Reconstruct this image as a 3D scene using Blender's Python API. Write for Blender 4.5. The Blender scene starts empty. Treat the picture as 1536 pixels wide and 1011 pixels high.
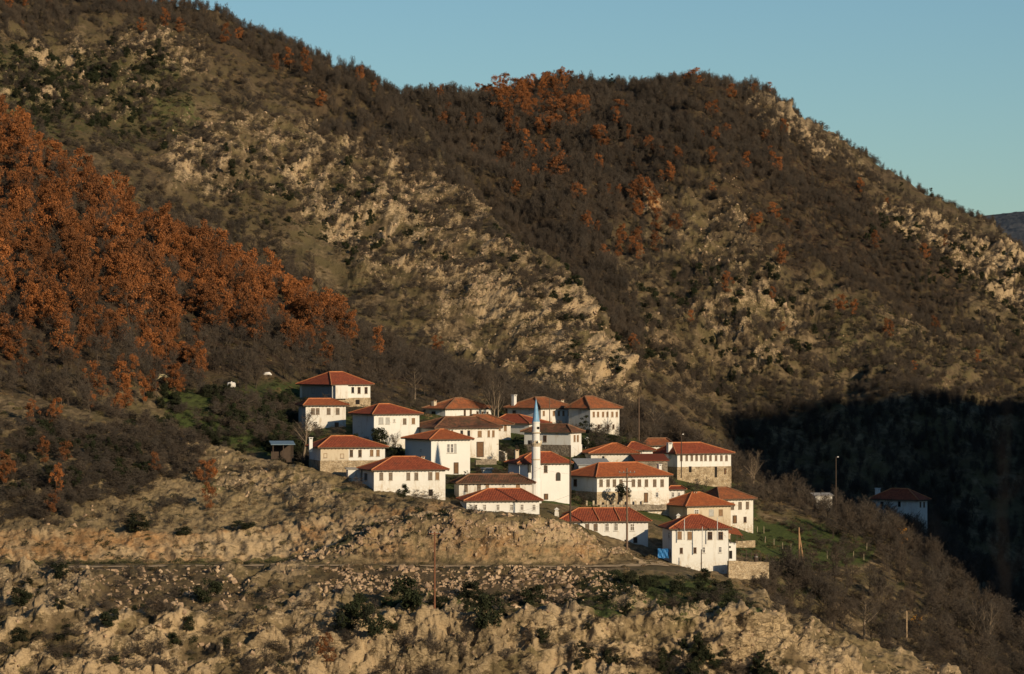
import bpy, math, random
import numpy as np

# ------------------------------------------------------------------ camera
# telephoto view from a hillside across the valley; camera at the origin, level, looking along +Y
K = 1.71e-4                      # tangent of one photo pixel (photo 1536 wide)
CX, CY = 768.0, 505.5
SC = bpy.context.scene
COL = SC.collection
R = math.radians
SUN_AZ, SUN_EL = 38.0, 16.0      # sun to the right of and behind the camera
rng = np.random.default_rng(7)
random.seed(7)

def up(px, py, D):
    return ((px-CX)*K*D, D, (CY-py)*K*D)

cam = bpy.data.cameras.new('camera'); camo = bpy.data.objects.new('camera', cam)
COL.objects.link(camo); camo.rotation_euler = (R(90), 0, 0)
cam.sensor_width = 36; cam.lens = 18/(768*K)
cam.clip_start = 0.5; cam.clip_end = 80000
SC.camera = camo

# ------------------------------------------------------------------ noise
_r = np.random.default_rng(11)
_perm = _r.permutation(256).astype(np.int32); _perm = np.concatenate([_perm, _perm, _perm])
_grad = _r.normal(size=(256, 3)); _grad /= np.linalg.norm(_grad, axis=1)[:, None]; _grad = _grad.astype(np.float32)
def noise3(x, y, z):
    x = np.asarray(x, np.float32); y = np.asarray(y, np.float32); z = np.asarray(z, np.float32)
    xi = np.floor(x); yi = np.floor(y); zi = np.floor(z)
    xf, yf, zf = x-xi, y-yi, z-zi
    xi = xi.astype(np.int32) & 255; yi = yi.astype(np.int32) & 255; zi = zi.astype(np.int32) & 255
    f = lambda t: t*t*t*(t*(t*6-15)+10)
    u, v, w = f(xf), f(yf), f(zf)
    out = 0
    for dx in (0, 1):
        for dy in (0, 1):
            for dz in (0, 1):
                g = _grad[_perm[_perm[_perm[xi+dx]+yi+dy]+zi+dz]]
                d = g[..., 0]*(xf-dx)+g[..., 1]*(yf-dy)+g[..., 2]*(zf-dz)
                out = out + d*(u if dx else 1-u)*(v if dy else 1-v)*(w if dz else 1-w)
    return out*1.6
def fbm(x, y, z, o=4, ridged=False):
    s = 0; a = 1.0
    for i in range(o):
        n = noise3(x+i*17.3, y-i*9.1, z+i*5.7)
        if ridged: n = 1-2*np.abs(n)
        s = s+a*n; a *= .5; x = x*2.03; y = y*2.03; z = z*2.03
    return s
def cells(x, y, z):
    """distance to the nearest jittered point and a random value of that cell"""
    xi = np.floor(x).astype(np.int32); yi = np.floor(y).astype(np.int32); zi = np.floor(z).astype(np.int32)
    best = np.full(x.shape, 9.0, np.float32); val = np.zeros(x.shape, np.float32); bx = [np.zeros(x.shape, np.float32) for _ in range(3)]
    for dx in (-1, 0, 1):
        for dy in (-1, 0, 1):
            for dz in (-1, 0, 1):
                h = _perm[_perm[_perm[(xi+dx) & 255]+((yi+dy) & 255)]+((zi+dz) & 255)]
                g = _grad[h]*.42
                ex = xi+dx+.5+g[..., 0]-x; ey = yi+dy+.5+g[..., 1]-y; ez = zi+dz+.5+g[..., 2]-z
                d = ex*ex+ey*ey+ez*ez
                m = d < best
                best = np.where(m, d, best); val = np.where(m, h/255., val)
                bx = [np.where(m, e, b) for e, b in zip((ex, ey, ez), bx)]
    return np.sqrt(best), val, bx

# ------------------------------------------------------------------ terrain: feature lines (px, py, distance) near to far
def L(*p): return np.array(p, float)
CUR = [
 ('n0', 4, L((0, 3700, 3), (1536, 3700, 3))),
 ('n1', 4, L((0, 2000, 60), (1536, 2000, 60))),
 ('n2', 4, L((0, 1950, 230), (1536, 1950, 230))),
 ('n3', 8, L((0, 1750, 400), (1536, 1800, 400))),
 ('A', 90, L((0, 1130, 512), (600, 1130, 512), (1000, 1120, 512), (1150, 1130, 512), (1200, 1180, 512), (1536, 1300, 512))),
 ('A2', 55, L((0, 1011, 527), (600, 1011, 527), (1000, 1005, 529), (1190, 1003, 530), (1300, 1050, 530), (1400, 1085, 530), (1536, 1130, 530))),
 ('B', 55, L((0, 936, 536), (600, 940, 536), (800, 938, 536), (1000, 930, 535), (1140, 928, 535), (1185, 975, 537), (1300, 1030, 537), (1400, 1065, 537), (1536, 1110, 537))),
 ('C', 5, L((0, 854, 570), (300, 852, 570), (500, 851, 570), (870, 853, 570), (1000, 856, 571), (1060, 866, 571), (1090, 880, 571), (1140, 900, 571), (1200, 931, 571), (1300, 968, 571), (1400, 1002, 571), (1536, 1042, 571))),
 ('D', 24, L((0, 849, 577), (300, 847, 577), (500, 846.5, 577), (800, 848, 577), (870, 848, 578), (940, 845.5, 581), (985, 843.5, 586), (1020, 849, 586), (1060, 864, 578), (1090, 882, 576), (1140, 905, 576), (1200, 938, 576), (1300, 975, 576), (1400, 1008, 576), (1536, 1050, 576))),
 ('E', 20, L((0, 848, 584), (400, 846, 584), (440, 843, 584), (480, 832, 584), (520, 816, 584), (560, 801, 585), (620, 781, 586), (700, 773, 586), (800, 777, 586), (850, 792, 586), (900, 817, 588), (930, 833, 589), (960, 840, 591), (985, 841, 592), (1040, 856, 592), (1090, 880, 588), (1200, 945, 588), (1300, 985, 588), (1400, 1020, 588), (1536, 1065, 588))),
 ('F', 30, L((0, 846, 592), (200, 844, 592), (400, 843, 592), (440, 838, 592), (500, 816, 592), (560, 794, 593), (620, 780, 594), (700, 775, 594), (800, 780, 594), (850, 800, 594), (900, 826, 595), (940, 837, 597), (980, 839, 599), (1045, 858, 600), (1090, 860, 602), (1150, 868, 602), (1200, 930, 602), (1300, 960, 602), (1400, 985, 602), (1536, 1030, 602))),
 ('G', 60, L((0, 800, 599), (100, 792, 599), (200, 806, 599), (300, 804, 599), (400, 800, 599), (450, 788, 599), (520, 776, 599), (600, 765, 600), (680, 763, 600), (740, 770, 600), (800, 774, 600), (850, 796, 602), (900, 825, 603), (940, 834, 604), (980, 838, 606), (1045, 852, 607), (1090, 856, 609), (1150, 856, 610), (1200, 885, 612), (1300, 925, 614), (1400, 950, 616), (1536, 1000, 618))),
 ('H', 6, L((0, 590, 660), (100, 612, 655), (180, 628, 652), (250, 645, 650), (300, 660, 645), (400, 690, 635), (480, 706, 627), (560, 735, 616), (640, 758, 608), (700, 767, 607), (750, 770, 608), (800, 772, 609), (850, 780, 612), (900, 790, 614), (940, 797, 616), (980, 805, 618), (1045, 815, 622), (1090, 828, 622), (1150, 845, 622), (1200, 858, 628), (1300, 880, 630), (1400, 905, 634), (1536, 960, 638))),
 ('I', 50, L((0, 600, 670), (180, 640, 662), (250, 662, 660), (300, 680, 655), (400, 699, 645), (480, 702, 640), (560, 722, 630), (640, 742, 622), (700, 748, 622), (750, 752, 622), (800, 752, 624), (850, 756, 628), (900, 762, 632), (950, 770, 634), (1000, 782, 636), (1045, 795, 640), (1090, 803, 642), (1150, 836, 640), (1200, 838, 644), (1300, 855, 646), (1400, 885, 648), (1536, 940, 650))),
 ('J', 45, L((0, 530, 690), (180, 570, 684), (250, 592, 680), (350, 600, 680), (400, 640, 672), (450, 668, 664), (500, 660, 664), (560, 668, 662), (640, 690, 660), (700, 694, 660), (760, 708, 660), (850, 706, 662), (900, 712, 662), (950, 722, 664), (1000, 738, 664), (1045, 752, 664), (1090, 766, 664), (1150, 790, 664), (1200, 795, 666), (1300, 812, 666), (1400, 850, 668), (1536, 925, 668))),
 ('J2', 50, L((0, 470, 710), (100, 500, 706), (180, 530, 704), (230, 582, 700), (350, 590, 694), (400, 596, 694), (450, 618, 692), (500, 616, 690), (560, 622, 690), (640, 634, 690), (700, 636, 690), (760, 650, 690), (850, 650, 690), (900, 654, 690), (950, 668, 690), (1000, 695, 688), (1045, 712, 688), (1090, 720, 688), (1150, 752, 682), (1200, 766, 682), (1300, 794, 682), (1400, 835, 682), (1536, 915, 682))),
 ('K', 6, L((0, 198, 815), (100, 276, 805), (200, 335, 798), (300, 396, 792), (400, 432, 790), (520, 500, 785), (600, 535, 780), (700, 570, 770), (800, 600, 762), (880, 616, 755), (950, 630, 745), (1000, 655, 725), (1050, 680, 715), (1100, 698, 705), (1150, 730, 698), (1200, 754, 695), (1300, 788, 694), (1400, 828, 694), (1536, 913, 694))),
 ('L', 30, L((0, 215, 850), (200, 350, 830), (400, 445, 820), (600, 545, 800), (700, 578, 790), (800, 606, 780), (900, 622, 770), (1000, 668, 745), (1050, 700, 740), (1100, 715, 735), (1150, 745, 738), (1200, 765, 740), (1300, 772, 742), (1400, 806, 742), (1536, 905, 742))),
 ('L2', 60, L((0, 225, 865), (400, 450, 840), (600, 548, 815), (700, 580, 802), (800, 606, 792), (900, 624, 785), (1000, 675, 770), (1050, 725, 775), (1100, 760, 785), (1200, 830, 790), (1300, 870, 790), (1400, 890, 790), (1536, 950, 790))),
 ('M', 90, L((0, 185, 905), (200, 290, 895), (400, 410, 885), (520, 460, 880), (600, 495, 870), (700, 532, 858), (800, 570, 846), (900, 602, 832), (960, 625, 826), (1000, 645, 830), (1050, 680, 840), (1100, 700, 850), (1200, 730, 860), (1400, 750, 866), (1536, 775, 870))),
 ('N', 6, L((-200, -200, 1130), (0, -75, 1110), (100, -30, 1100), (200, 6, 1090), (300, 38, 1080), (400, 70, 1072), (480, 104, 1064), (540, 128, 1058), (588, 155, 1050), (650, 232, 1010), (700, 290, 980), (780, 366, 940), (860, 440, 905), (900, 500, 880), (950, 590, 855), (1000, 622, 858), (1050, 640, 868), (1100, 648, 880), (1200, 650, 890), (1400, 650, 900), (1536, 650, 906))),
 ('O', 40, L((0, -60, 1140), (200, 20, 1120), (400, 90, 1110), (588, 176, 1090), (650, 246, 1045), (700, 302, 1010), (780, 375, 968), (860, 448, 930), (900, 505, 904), (950, 580, 885), (1000, 596, 885), (1050, 606, 895), (1100, 610, 908), (1200, 612, 918), (1400, 610, 928), (1536, 610, 935))),
 ('O2', 200, L((0, 20, 1160), (400, 100, 1140), (588, 190, 1110), (650, 215, 1080), (700, 255, 1050), (780, 320, 1010), (860, 370, 980), (950, 420, 965), (1100, 430, 975), (1200, 440, 985), (1300, 470, 985), (1400, 500, 985), (1536, 530, 985))),
 ('P', 6, L((0, 100, 1200), (400, 140, 1190), (520, 160, 1180), (590, 163, 1170), (650, 158, 1165), (700, 158, 1160), (750, 148, 1160), (800, 142, 1158), (850, 137, 1155), (900, 136, 1152), (950, 130, 1150), (1000, 124, 1150), (1040, 122, 1150), (1080, 128, 1148), (1120, 142, 1146), (1150, 158, 1143), (1200, 196, 1138), (1260, 236, 1130), (1320, 274, 1125), (1380, 305, 1118), (1450, 342, 1110), (1536, 388, 1100), (1700, 480, 1085), (1900, 560, 1075))),
 ('P2', 8, L((0, 160, 1260), (590, 190, 1230), (1040, 180, 1230), (1200, 250, 1220), (1536, 440, 1180), (1900, 590, 1160))),
 ('Q', 8, L((0, 480, 1700), (1536, 480, 1700))),
 ('R0', 30, L((0, 420, 2500), (1200, 380, 2500), (1440, 365, 2500), (1536, 350, 2500), (1700, 340, 2500))),
 ('R', 4, L((0, 400, 3000), (1200, 360, 3000), (1400, 338, 3000), (1440, 326, 3000), (1470, 324, 3000), (1536, 317, 3000), (1700, 290, 3000))),
 ('S', 8, L((0, 470, 3800), (1536, 460, 3800))),
 ('T', 3, L((0, 509, 20000), (1536, 509, 20000))),
 ('U', 1, L((0, 507, 60000), (1536, 507, 60000))),
]
NAMES = [c[0] for c in CUR]
pxs = np.concatenate([np.arange(-9300, -900, 90.), np.arange(-900, -120, 12.), np.arange(-120, 1656, 1.6), np.arange(1656, 2400, 12.), np.arange(2400, 10800, 60.)])
NC = len(pxs); U = (pxs-CX)*K
Dk = []; Zk = []
ker = np.exp(-np.linspace(-2, 2, 19)**2); ker /= ker.sum()
def smooth(a):
    p = np.concatenate([np.full(9, a[0]), a, np.full(9, a[-1])])
    return np.convolve(p, ker, 'valid')
for n, c, l in CUR:
    d = np.interp(pxs, l[:, 0], l[:, 2]); y = np.interp(pxs, l[:, 0], l[:, 1])
    d, y = smooth(d), smooth(y)
    Dk.append(d); Zk.append((CY-y)*K*d)
rows_D = []; rows_Z = []; rows_b = []; START = {}
for i in range(len(CUR)):
    START[NAMES[i]] = len(rows_D)
    if i == len(CUR)-1:
        rows_D.append(Dk[i]); rows_Z.append(Zk[i]); rows_b.append(float(i)); break
    n = CUR[i+1][1] if False else CUR[i][1]
    # CUR[i][1] = rows from this line to the next
    for j in range(n):
        t = j/n
        rows_D.append(Dk[i]*(1-t)+Dk[i+1]*t); rows_Z.append(Zk[i]*(1-t)+Zk[i+1]*t); rows_b.append(i+t)
D2 = np.array(rows_D); Z2 = np.array(rows_Z); BND = np.array(rows_b); NR = len(BND)
def bi(n): return NAMES.index(n)
# soften the kinks between feature lines a little
for _ in range(2):
    a, b = START['A']+1, START['P2']
    Z2[a:b] = (Z2[a-1:b-1]+2*Z2[a:b]+Z2[a+1:b+1])/4
X2 = U[None, :]*D2; Y2 = D2.copy()
B2 = np.repeat(BND[:, None], NC, 1)
PX2 = np.repeat(pxs[None, :], NR, 0); PY2 = CY-Z2/(K*D2)
# hill outside the frame on the right whose shadow fills the valley behind the spur
sa, ca = math.sin(R(SUN_AZ)), math.cos(R(SUN_AZ))
qq = X2*ca+Y2*sa; pp = X2*sa-Y2*ca
PC = -250.
crest = np.interp(qq, [400, 430, 452, 468, 484, 535, 560, 577, 700, 800, 950, 1200, 1500], [-130, -75, -25, 22, 62, 76, 80, 103, 105, 104, 92, 40, -80])
crest = crest+5*noise3(qq/30., pp*0+3, pp*0)+3*noise3(qq/9., pp*0+7, pp*0)
dpp = pp-PC
hill = crest-np.abs(dpp)*np.where(dpp > 0, .75, .9)
inh = (hill > Z2) & (PX2 > 2300) & (Y2 > 250)
Z2 = np.where(inh, hill, Z2)

# ---- soft masks painted on the land, by map region
def poly(P, px, py, soft=14, wob=12):
    nx = px+wob*noise3(px/45., py/45., 0*px+3)+wob*.5*noise3(px/14., py/14., 0*px+8)
    ny = py+wob*noise3(px/45., py/45., 0*px+31)+wob*.5*noise3(px/14., py/14., 0*px+41)
    P = np.array(P, float); n = len(P)
    ins = np.zeros(px.shape, bool); dist = np.full(px.shape, 1e9, np.float32)
    for i in range(n):
        a, b = P[i], P[(i+1) % n]
        c = ((a[1] > ny) != (b[1] > ny)) & (nx < (b[0]-a[0])*(ny-a[1])/((b[1]-a[1]) or 1e-9)+a[0])
        ins ^= c
        dx, dy = b-a; t = np.clip(((nx-a[0])*dx+(ny-a[1])*dy)/(dx*dx+dy*dy+1e-9), 0, 1)
        dist = np.minimum(dist, np.hypot(nx-a[0]-t*dx, ny-a[1]-t*dy))
    sd = np.where(ins, dist, -dist)
    return np.clip(.5+sd/(2*soft), 0, 1).astype(np.float32)
def band(a, b, B=None):
    B = B2 if B is None else B
    return ((B >= bi(a)) & (B < bi(b))).astype(np.float32)
def m_(P, a, b, soft=14, wob=12):
    r0, r1 = START[a], START[b]; o = np.zeros(PX2.shape, np.float32)
    x0 = min(p[0] for p in P)-90; x1 = max(p[0] for p in P)+90
    c0, c1 = np.searchsorted(pxs, x0), np.searchsorted(pxs, x1)
    o[r0:r1, c0:c1] = poly(P, PX2[r0:r1, c0:c1], PY2[r0:r1, c0:c1], soft, wob)
    return o
mx = np.maximum
rock = np.zeros(X2.shape, np.float32)+.12
LH = ('L', 'O'); RH = ('O', 'Q'); FG = ('A', 'J'); LO = ('A', 'C')
for P, v, b in [
    ([(-150, 60), (60, 70), (190, 70), (300, 60), (330, 120), (260, 160), (200, 190), (60, 180), (-150, 190)], .62, LH),
    ([(240, 200), (300, 190), (430, 175), (560, 210), (690, 290), (760, 370), (860, 430), (960, 600), (900, 660), (700, 560), (540, 450), (430, 350), (330, 330), (240, 290)], .66, LH),
    ([(480, 320), (620, 330), (760, 380), (870, 470), (950, 590), (880, 600), (750, 520), (600, 480), (520, 430)], .9, LH),
    ([(560, 210), (700, 270), (760, 330), (700, 330), (560, 270)], .75, LH),
    ([(420, 100), (520, 130), (590, 160), (560, 190), (430, 150)], .5, LH),
    ([(1090, 140), (1170, 150), (1230, 205), (1300, 255), (1300, 280), (1200, 240), (1130, 190)], .9, RH),
    ([(1290, 320), (1400, 320), (1536, 400), (1700, 500), (1700, 640), (1536, 520), (1440, 440), (1340, 380)], .85, RH),
    ([(960, 290), (1100, 280), (1180, 420), (1180, 480), (1000, 460), (900, 520), (930, 460)], .5, RH),
    ([(900, 560), (960, 500), (1180, 420), (1270, 460), (1180, 600), (1000, 640), (940, 620)], .6, RH),
    ([(1200, 480), (1536, 500), (1700, 640), (1200, 640)], .42, RH),
    ([(-150, 690), (150, 700), (250, 640), (560, 730), (700, 766), (560, 790), (300, 810), (-150, 810)], .50, ('F', 'I')),
    ([(200, 640), (420, 690), (520, 735), (560, 760), (480, 780), (330, 740)], .68, ('G', 'I')),
    ([(-150, 600), (180, 630), (150, 700), (-150, 700)], .3, ('G', 'I')),
    ([(-150, 852), (600, 850), (900, 850), (960, 900), (1180, 930), (1300, 980), (1536, 1050), (1536, 1300), (-150, 1300)], .92, LO),
    ([(1100, 870), (1200, 925), (1420, 1003), (1536, 1045), (1536, 1100), (1190, 1005), (1130, 920)], .8, ('B', 'E')),
    ([(440, 845), (560, 790), (700, 765), (850, 785), (960, 845)], .8, ('D', 'F')),
    ([(700, 926), (1150, 924), (1200, 1010), (700, 1010)], .95, LO),
]: rock = mx(rock, v*m_(P, *b))
rust = np.zeros_like(rock)
for P, v, b in [
    ([(-150, 790), (300, 800), (430, 785), (560, 765), (690, 755), (690, 775), (560, 795), (440, 850), (-150, 850)], .75, ('F', 'H')),
    ([(520, 800), (600, 805), (870, 800), (930, 840), (900, 852), (560, 852)], .6, ('D', 'F')),
    ([(440, 845), (560, 790), (700, 765), (850, 785), (960, 845)], .35, ('D', 'F')),
    ([(955, 285), (975, 290), (1000, 330), (965, 335)], 1., RH),
    ([(920, 300), (1060, 300), (1070, 560), (1000, 640), (930, 560), (900, 420)], .35, RH),
]: rust = mx(rust, v*m_(P, *b, soft=6, wob=6))
grass = np.zeros_like(rock)+.04
for P, v, b in [
    ([(-150, 80), (250, 90), (330, 220), (200, 240), (-150, 210)], .5, LH),
    ([(300, 285), (480, 280), (560, 400), (420, 380), (300, 330)], .38, LH),
    ([(700, 400), (800, 420), (960, 600), (800, 560)], .35, LH),
    ([(940, 420), (1240, 440), (1240, 600), (1536, 620), (1536, 560), (1100, 400)], .4, RH),
    ([(240, 570), (500, 560), (500, 700), (250, 660)], .8, ('I', 'K')),
    ([(480, 590), (1100, 590), (1150, 800), (900, 830), (560, 740)], .65, ('I', 'K')),
    ([(1095, 780), (1200, 783), (1310, 812), (1310, 845), (1150, 862), (1090, 850)], 1., ('H', 'K')),
    ([(1040, 862), (1150, 850), (1250, 900), (1100, 900)], .7, ('F', 'I')),
    ([(890, 858), (1090, 868), (1140, 920), (1130, 940), (900, 935), (800, 925), (620, 935), (540, 915), (640, 895), (840, 900)], .85, LO),
    ([(-150, 836), (430, 836), (540, 840), (540, 852), (-150, 852)], .6, ('D', 'G')),
    ([(430, 835), (560, 785), (700, 762), (760, 776), (600, 790), (470, 846)], .6, ('E', 'G')),
    ([(350, 690), (480, 700), (620, 750), (560, 760), (430, 730)], .35, ('G', 'I')),
]: grass = mx(grass, v*m_(P, *b))
litter = np.zeros_like(rock)
for P, v, b in [
    ([(-300, 100), (0, 165), (120, 270), (300, 370), (420, 400), (540, 480), (520, 560), (-300, 620)], 1., ('H', 'L')),
    ([(480, 480), (700, 540), (900, 600), (1100, 680), (1150, 740), (900, 600), (480, 600)], 1., ('J2', 'L')),
    ([(600, 140), (1100, 100), (1300, 290), (1450, 420), (1450, 520), (1200, 440), (1050, 300), (900, 400), (960, 560), (930, 620), (860, 450), (700, 290)], 1., RH),
    ([(-150, -80), (300, -20), (590, 140), (600, 240), (400, 150), (100, 60), (-150, 50)], .7, LH),
]: litter = mx(litter, v*m_(P, *b, soft=25))
litter = litter*(1-band('K', 'N')*np.clip((PX2-1040)/60, 0, 1)*.8)  # litter cut here: ground tone lightened to lift the shadowed valley
grass *= 1-litter*.8

road_ = np.exp(-((B2-bi('C')-.5)/.5)**2)
dry = mx(.9*m_([(-150, 720), (150, 690), (300, 650), (420, 690), (560, 735), (700, 768), (560, 800), (-150, 815)], 'F', 'I'), .6*m_([(-150, 630), (180, 630), (300, 660), (150, 720), (-150, 740)], 'F', 'I')*.4)  # dry tan soil, also lightened to offset the dim light on this slope
dry = mx(dry, .5*m_([(-150, 860), (1100, 860), (1400, 1000), (1400, 1100), (-150, 1100)], 'A', 'D'))
dry = mx(dry, .8*m_([(440, 845), (560, 790), (700, 765), (850, 785), (960, 845)], 'D', 'G'))
pt = fbm((X2+.5*Y2)/16., Y2/26., Z2/12., 4)
pt2 = fbm((X2+.4*Z2)/6., Y2/16., (Z2-.5*X2)/2.6, 3)
rock = np.clip(rock*(.78+.38*pt+.42*pt2), 0, 1).astype(np.float32)
litter = mx(litter, .55*band('L', 'Q')*np.clip(.5+fbm(X2/22., Y2/30., Z2/18., 3), 0, 1)*(1-rock))
scree = np.maximum(m_([(480, 855), (900, 855), (960, 900), (760, 935), (620, 900), (480, 900)], 'A', 'C'), .8*m_([(130, 860), (330, 860), (400, 920), (150, 930)], 'A', 'C'))
rock = rock*(1-.75*scree); litter = mx(litter, .7*scree)  # litter tone darkens the scree ground, painting shadows between the boulders
dk = np.clip(fbm(X2/9.+40, Y2/12., Z2/9., 3)*1.6-.35, 0, 1)*band('A', 'I')*(1-road_)
litter = mx(litter, .85*dk*band('A', 'C')); grass = mx(grass, .55*dk); rock = rock*(1-.6*dk*band('A', 'C'))
# ---- displace: large gullies, then crags and blocky rock where the land is rocky
gx = np.gradient(X2, axis=1); gzx = np.gradient(Z2, axis=1)
gy = np.gradient(Y2, axis=0)+1e-6; gzy = np.gradient(Z2, axis=0)
sx = np.clip(gzx/gx, -1.5, 1.5); sy = np.clip(gzy/gy, -2.5, 2.5)
Nn = np.stack([-sx, -sy, np.ones_like(sx)], -1); Nn /= np.linalg.norm(Nn, axis=-1)[..., None]
far = band('L', 'R'); near = band('A', 'K')
big = band('L2', 'P2')*np.clip((B2-bi('L2'))/1.5, 0, 1)
rightw = 1/(1+np.exp(-(PX2-960)/25.))
crestw = 1-.85*(np.exp(-((B2-bi('N'))/.12)**2)*(1-rightw)+np.exp(-((B2-bi('P'))/.10)**2))
w1 = fbm((X2+.35*Y2)/55., Y2/150., Z2*0, 3, True)
Z2d = Z2+big*crestw*(w1-.3)*4.0*(1+.25*rightw)
Z2d += big*crestw*2.2*fbm(X2/26., Y2/40., Z2*0+2, 3)
Z2d += band('H', 'K')/(1+np.exp((PX2-240)/30.))*1.6*np.clip((B2-bi('H'))*2,0,1)*np.clip((bi('K')-B2)*2,0,1)*fbm(X2/20., Y2/40., Z2*0+5, 3, True)
X3, Y3, Z3 = X2.copy(), Y2.copy(), Z2d
vis = band('n3', 'Q').copy()
calm = 1-np.clip(band('C', 'D')+0*Z2, 0, 1)*.97
vill = band('I', 'K')*np.clip((PX2-420)/60, 0, 1)
road = np.exp(-((B2-bi('C')-.5)/.5)**2)
calm = np.clip(1-.95*road-.7*vill-.5*band('E', 'F')*(PX2 < 480), .04, 1)
f = fbm(X2/5., Y2/5., Z2/5., 4, True)
run0 = np.minimum.accumulate(np.where(B2 < bi('A'), 1e9, PY2), axis=0)
sel = ((PY2-run0)*K*Y2 < 4) & (rock > .22) & (vis > 0) & (PX2 > -200) & (PX2 < 1750)
def cells_on(x, y, z):
    a = np.full(x.shape, .6, np.float32); v = np.full(x.shape, .5, np.float32)
    c, w_, _ = cells(x[sel].astype(np.float32), y[sel].astype(np.float32), z[sel].astype(np.float32)); a[sel] = c; v[sel] = w_
    return a, v
c1, v1 = cells_on(X2/3.2+Z2*.1, Y2/3.2, Z2/2.2)
c2, v2 = cells_on(X2/1.3, Y2/1.3+.2*Z2, Z2/1.0)
print('cells on', sel.sum())
amp = calm*vis*(.12+1.1*np.clip(rock-.15, 0, 1))*np.where(B2 > bi('L'), 1.35, 1)
strat = (Z2+.42*X2+.15*Y2)/2.6+.6*fbm(X2/14., Y2/14., Z2/14., 2)
strat = strat-np.floor(strat)
crag = fbm(X2/11., Y2/14., Z2/9., 3, True)
disp = far*crestw*(.35+rock)*2.0*(crag-.3)+calm*(rock > .2)*vis*rock*(.85+.5*far)*(strat-.5)
disp += amp*(.5*f+1.3*(v1-.5)*np.clip(1.1-c1, 0, 1)+.75*(v2-.5))
cl = m_([(560, 920), (1200, 920), (1230, 1060), (560, 1060)], 'A2', 'B')
c3, v3 = cells_on(X2/4.5, Y2/5., Z2/3.5)
disp += calm*band('A', 'C')*rock*2.0*(np.clip(1-c3, 0, 1)-.4)+calm*band('A', 'C')*rock*1.6*fbm(X2/13., Y2/8., Z2/4.5, 2, True)+calm*cl*.5*fbm(X2/2.6, Y2/9., Z2/5., 3, True)
disp += calm*rust*.6*fbm(X2/2.9+.25*Z2, Y2/8., Z2/3.4, 4, True)
disp += calm*vis*.25*fbm(X2/1.7, Y2/1.7, Z2/1.7, 2)
for a, G in ((0, X3), (1, Y3), (2, Z3)): G += disp*Nn[..., a]
# keep the ground in order along each ray
PYs = CY-Z3/(K*Y3)
minrun = np.minimum.accumulate(np.where(B2 < bi('A'), 1e9, PYs), axis=0)
VISB = (PYs <= minrun+.01)
HID = (PYs-minrun)*K*Y3          # metres below the line of sight
print('terrain', NR, NC, NR*NC)

def mesh_np(name, V, F, mat, smooth=True):
    me = bpy.data.meshes.new(name)
    V = np.ascontiguousarray(V, np.float32); F = np.ascontiguousarray(F, np.int32)
    me.vertices.add(len(V)); me.vertices.foreach_set('co', V.ravel())
    k = F.shape[1]
    me.loops.add(F.size); me.loops.foreach_set('vertex_index', F.ravel())
    me.polygons.add(len(F)); me.polygons.foreach_set('loop_start', np.arange(0, F.size, k, dtype=np.int32))
    if smooth: me.polygons.foreach_set('use_smooth', np.ones(len(F), bool))
    me.update(calc_edges=True)
    if mat: me.materials.append(mat)
    return me
def link(name, me, parent=None, loc=None, rz=None):
    o = bpy.data.objects.new(name, me); COL.objects.link(o)
    if parent: o.parent = parent
    if loc is not None: o.location = loc
    if rz is not None: o.rotation_euler = (0, 0, rz)
    return o
def tag(o, label=None, cat=None, group=None, kind=None):
    if label: o['label'] = label
    if cat: o['category'] = cat
    if group: o['group'] = group
    if kind: o['kind'] = kind
    return o

# ------------------------------------------------------------------ materials
def newmat(name, rough=.9):
    m = bpy.data.materials.new(name); m.use_nodes = True
    nt = m.node_tree; bs = nt.nodes['Principled BSDF']
    bs.inputs['Roughness'].default_value = rough; bs.inputs['Specular IOR Level'].default_value = .15
    return m, nt, bs
class NB:
    def __init__(s, nt): s.nt = nt
    def n(s, t, **k):
        o = s.nt.nodes.new(t)
        for a, b in k.items(): setattr(o, a, b)
        return o
    def l(s, a, b): s.nt.links.new(a, b)
    def noise(s, vec, scale, detail=4, rough=.55):
        o = s.n('ShaderNodeTexNoise'); o.inputs['Scale'].default_value = scale; o.inputs['Detail'].default_value = detail
        o.inputs['Roughness'].default_value = rough
        if vec is not None: s.l(vec, o.inputs['Vector'])
        return o.outputs['Fac']
    def ramp(s, v, a, b):
        o = s.n('ShaderNodeMapRange'); o.interpolation_type = 'SMOOTHSTEP'
        o.inputs[1].default_value = a; o.inputs[2].default_value = b
        s.l(v, o.inputs[0]); return o.outputs[0]
    def math(s, op, a, b=0.):
        o = s.n('ShaderNodeMath', operation=op)
        for i, q in enumerate((a, b)):
            if isinstance(q, (int, float)): o.inputs[i].default_value = q
            else: s.l(q, o.inputs[i])
        return o.outputs[0]
    def mix(s, f, a, b, mode='MIX'):
        o = s.n('ShaderNodeMix', data_type='RGBA', blend_type=mode)
        for i, q in ((0, f), (6, a), (7, b)):
            if isinstance(q, (int, float)): o.inputs[i].default_value = q
            elif isinstance(q, tuple): o.inputs[i].default_value = (*q, 1)
            else: s.l(q, o.inputs[i])
        return o.outputs[2]
    def scalev(s, vec, v):
        o = s.n('ShaderNodeVectorMath', operation='MULTIPLY'); s.l(vec, o.inputs[0]); o.inputs[1].default_value = v
        return o.outputs[0]
    def bump(s, h, dist, strength, bs, prev=None):
        o = s.n('ShaderNodeBump'); o.inputs['Strength'].default_value = strength; o.inputs['Distance'].default_value = dist
        s.l(h, o.inputs['Height'])
        if prev is not None: s.l(prev, o.inputs['Normal'])
        if bs: s.l(o.outputs[0], bs.inputs['Normal'])
        return o.outputs[0]

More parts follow.
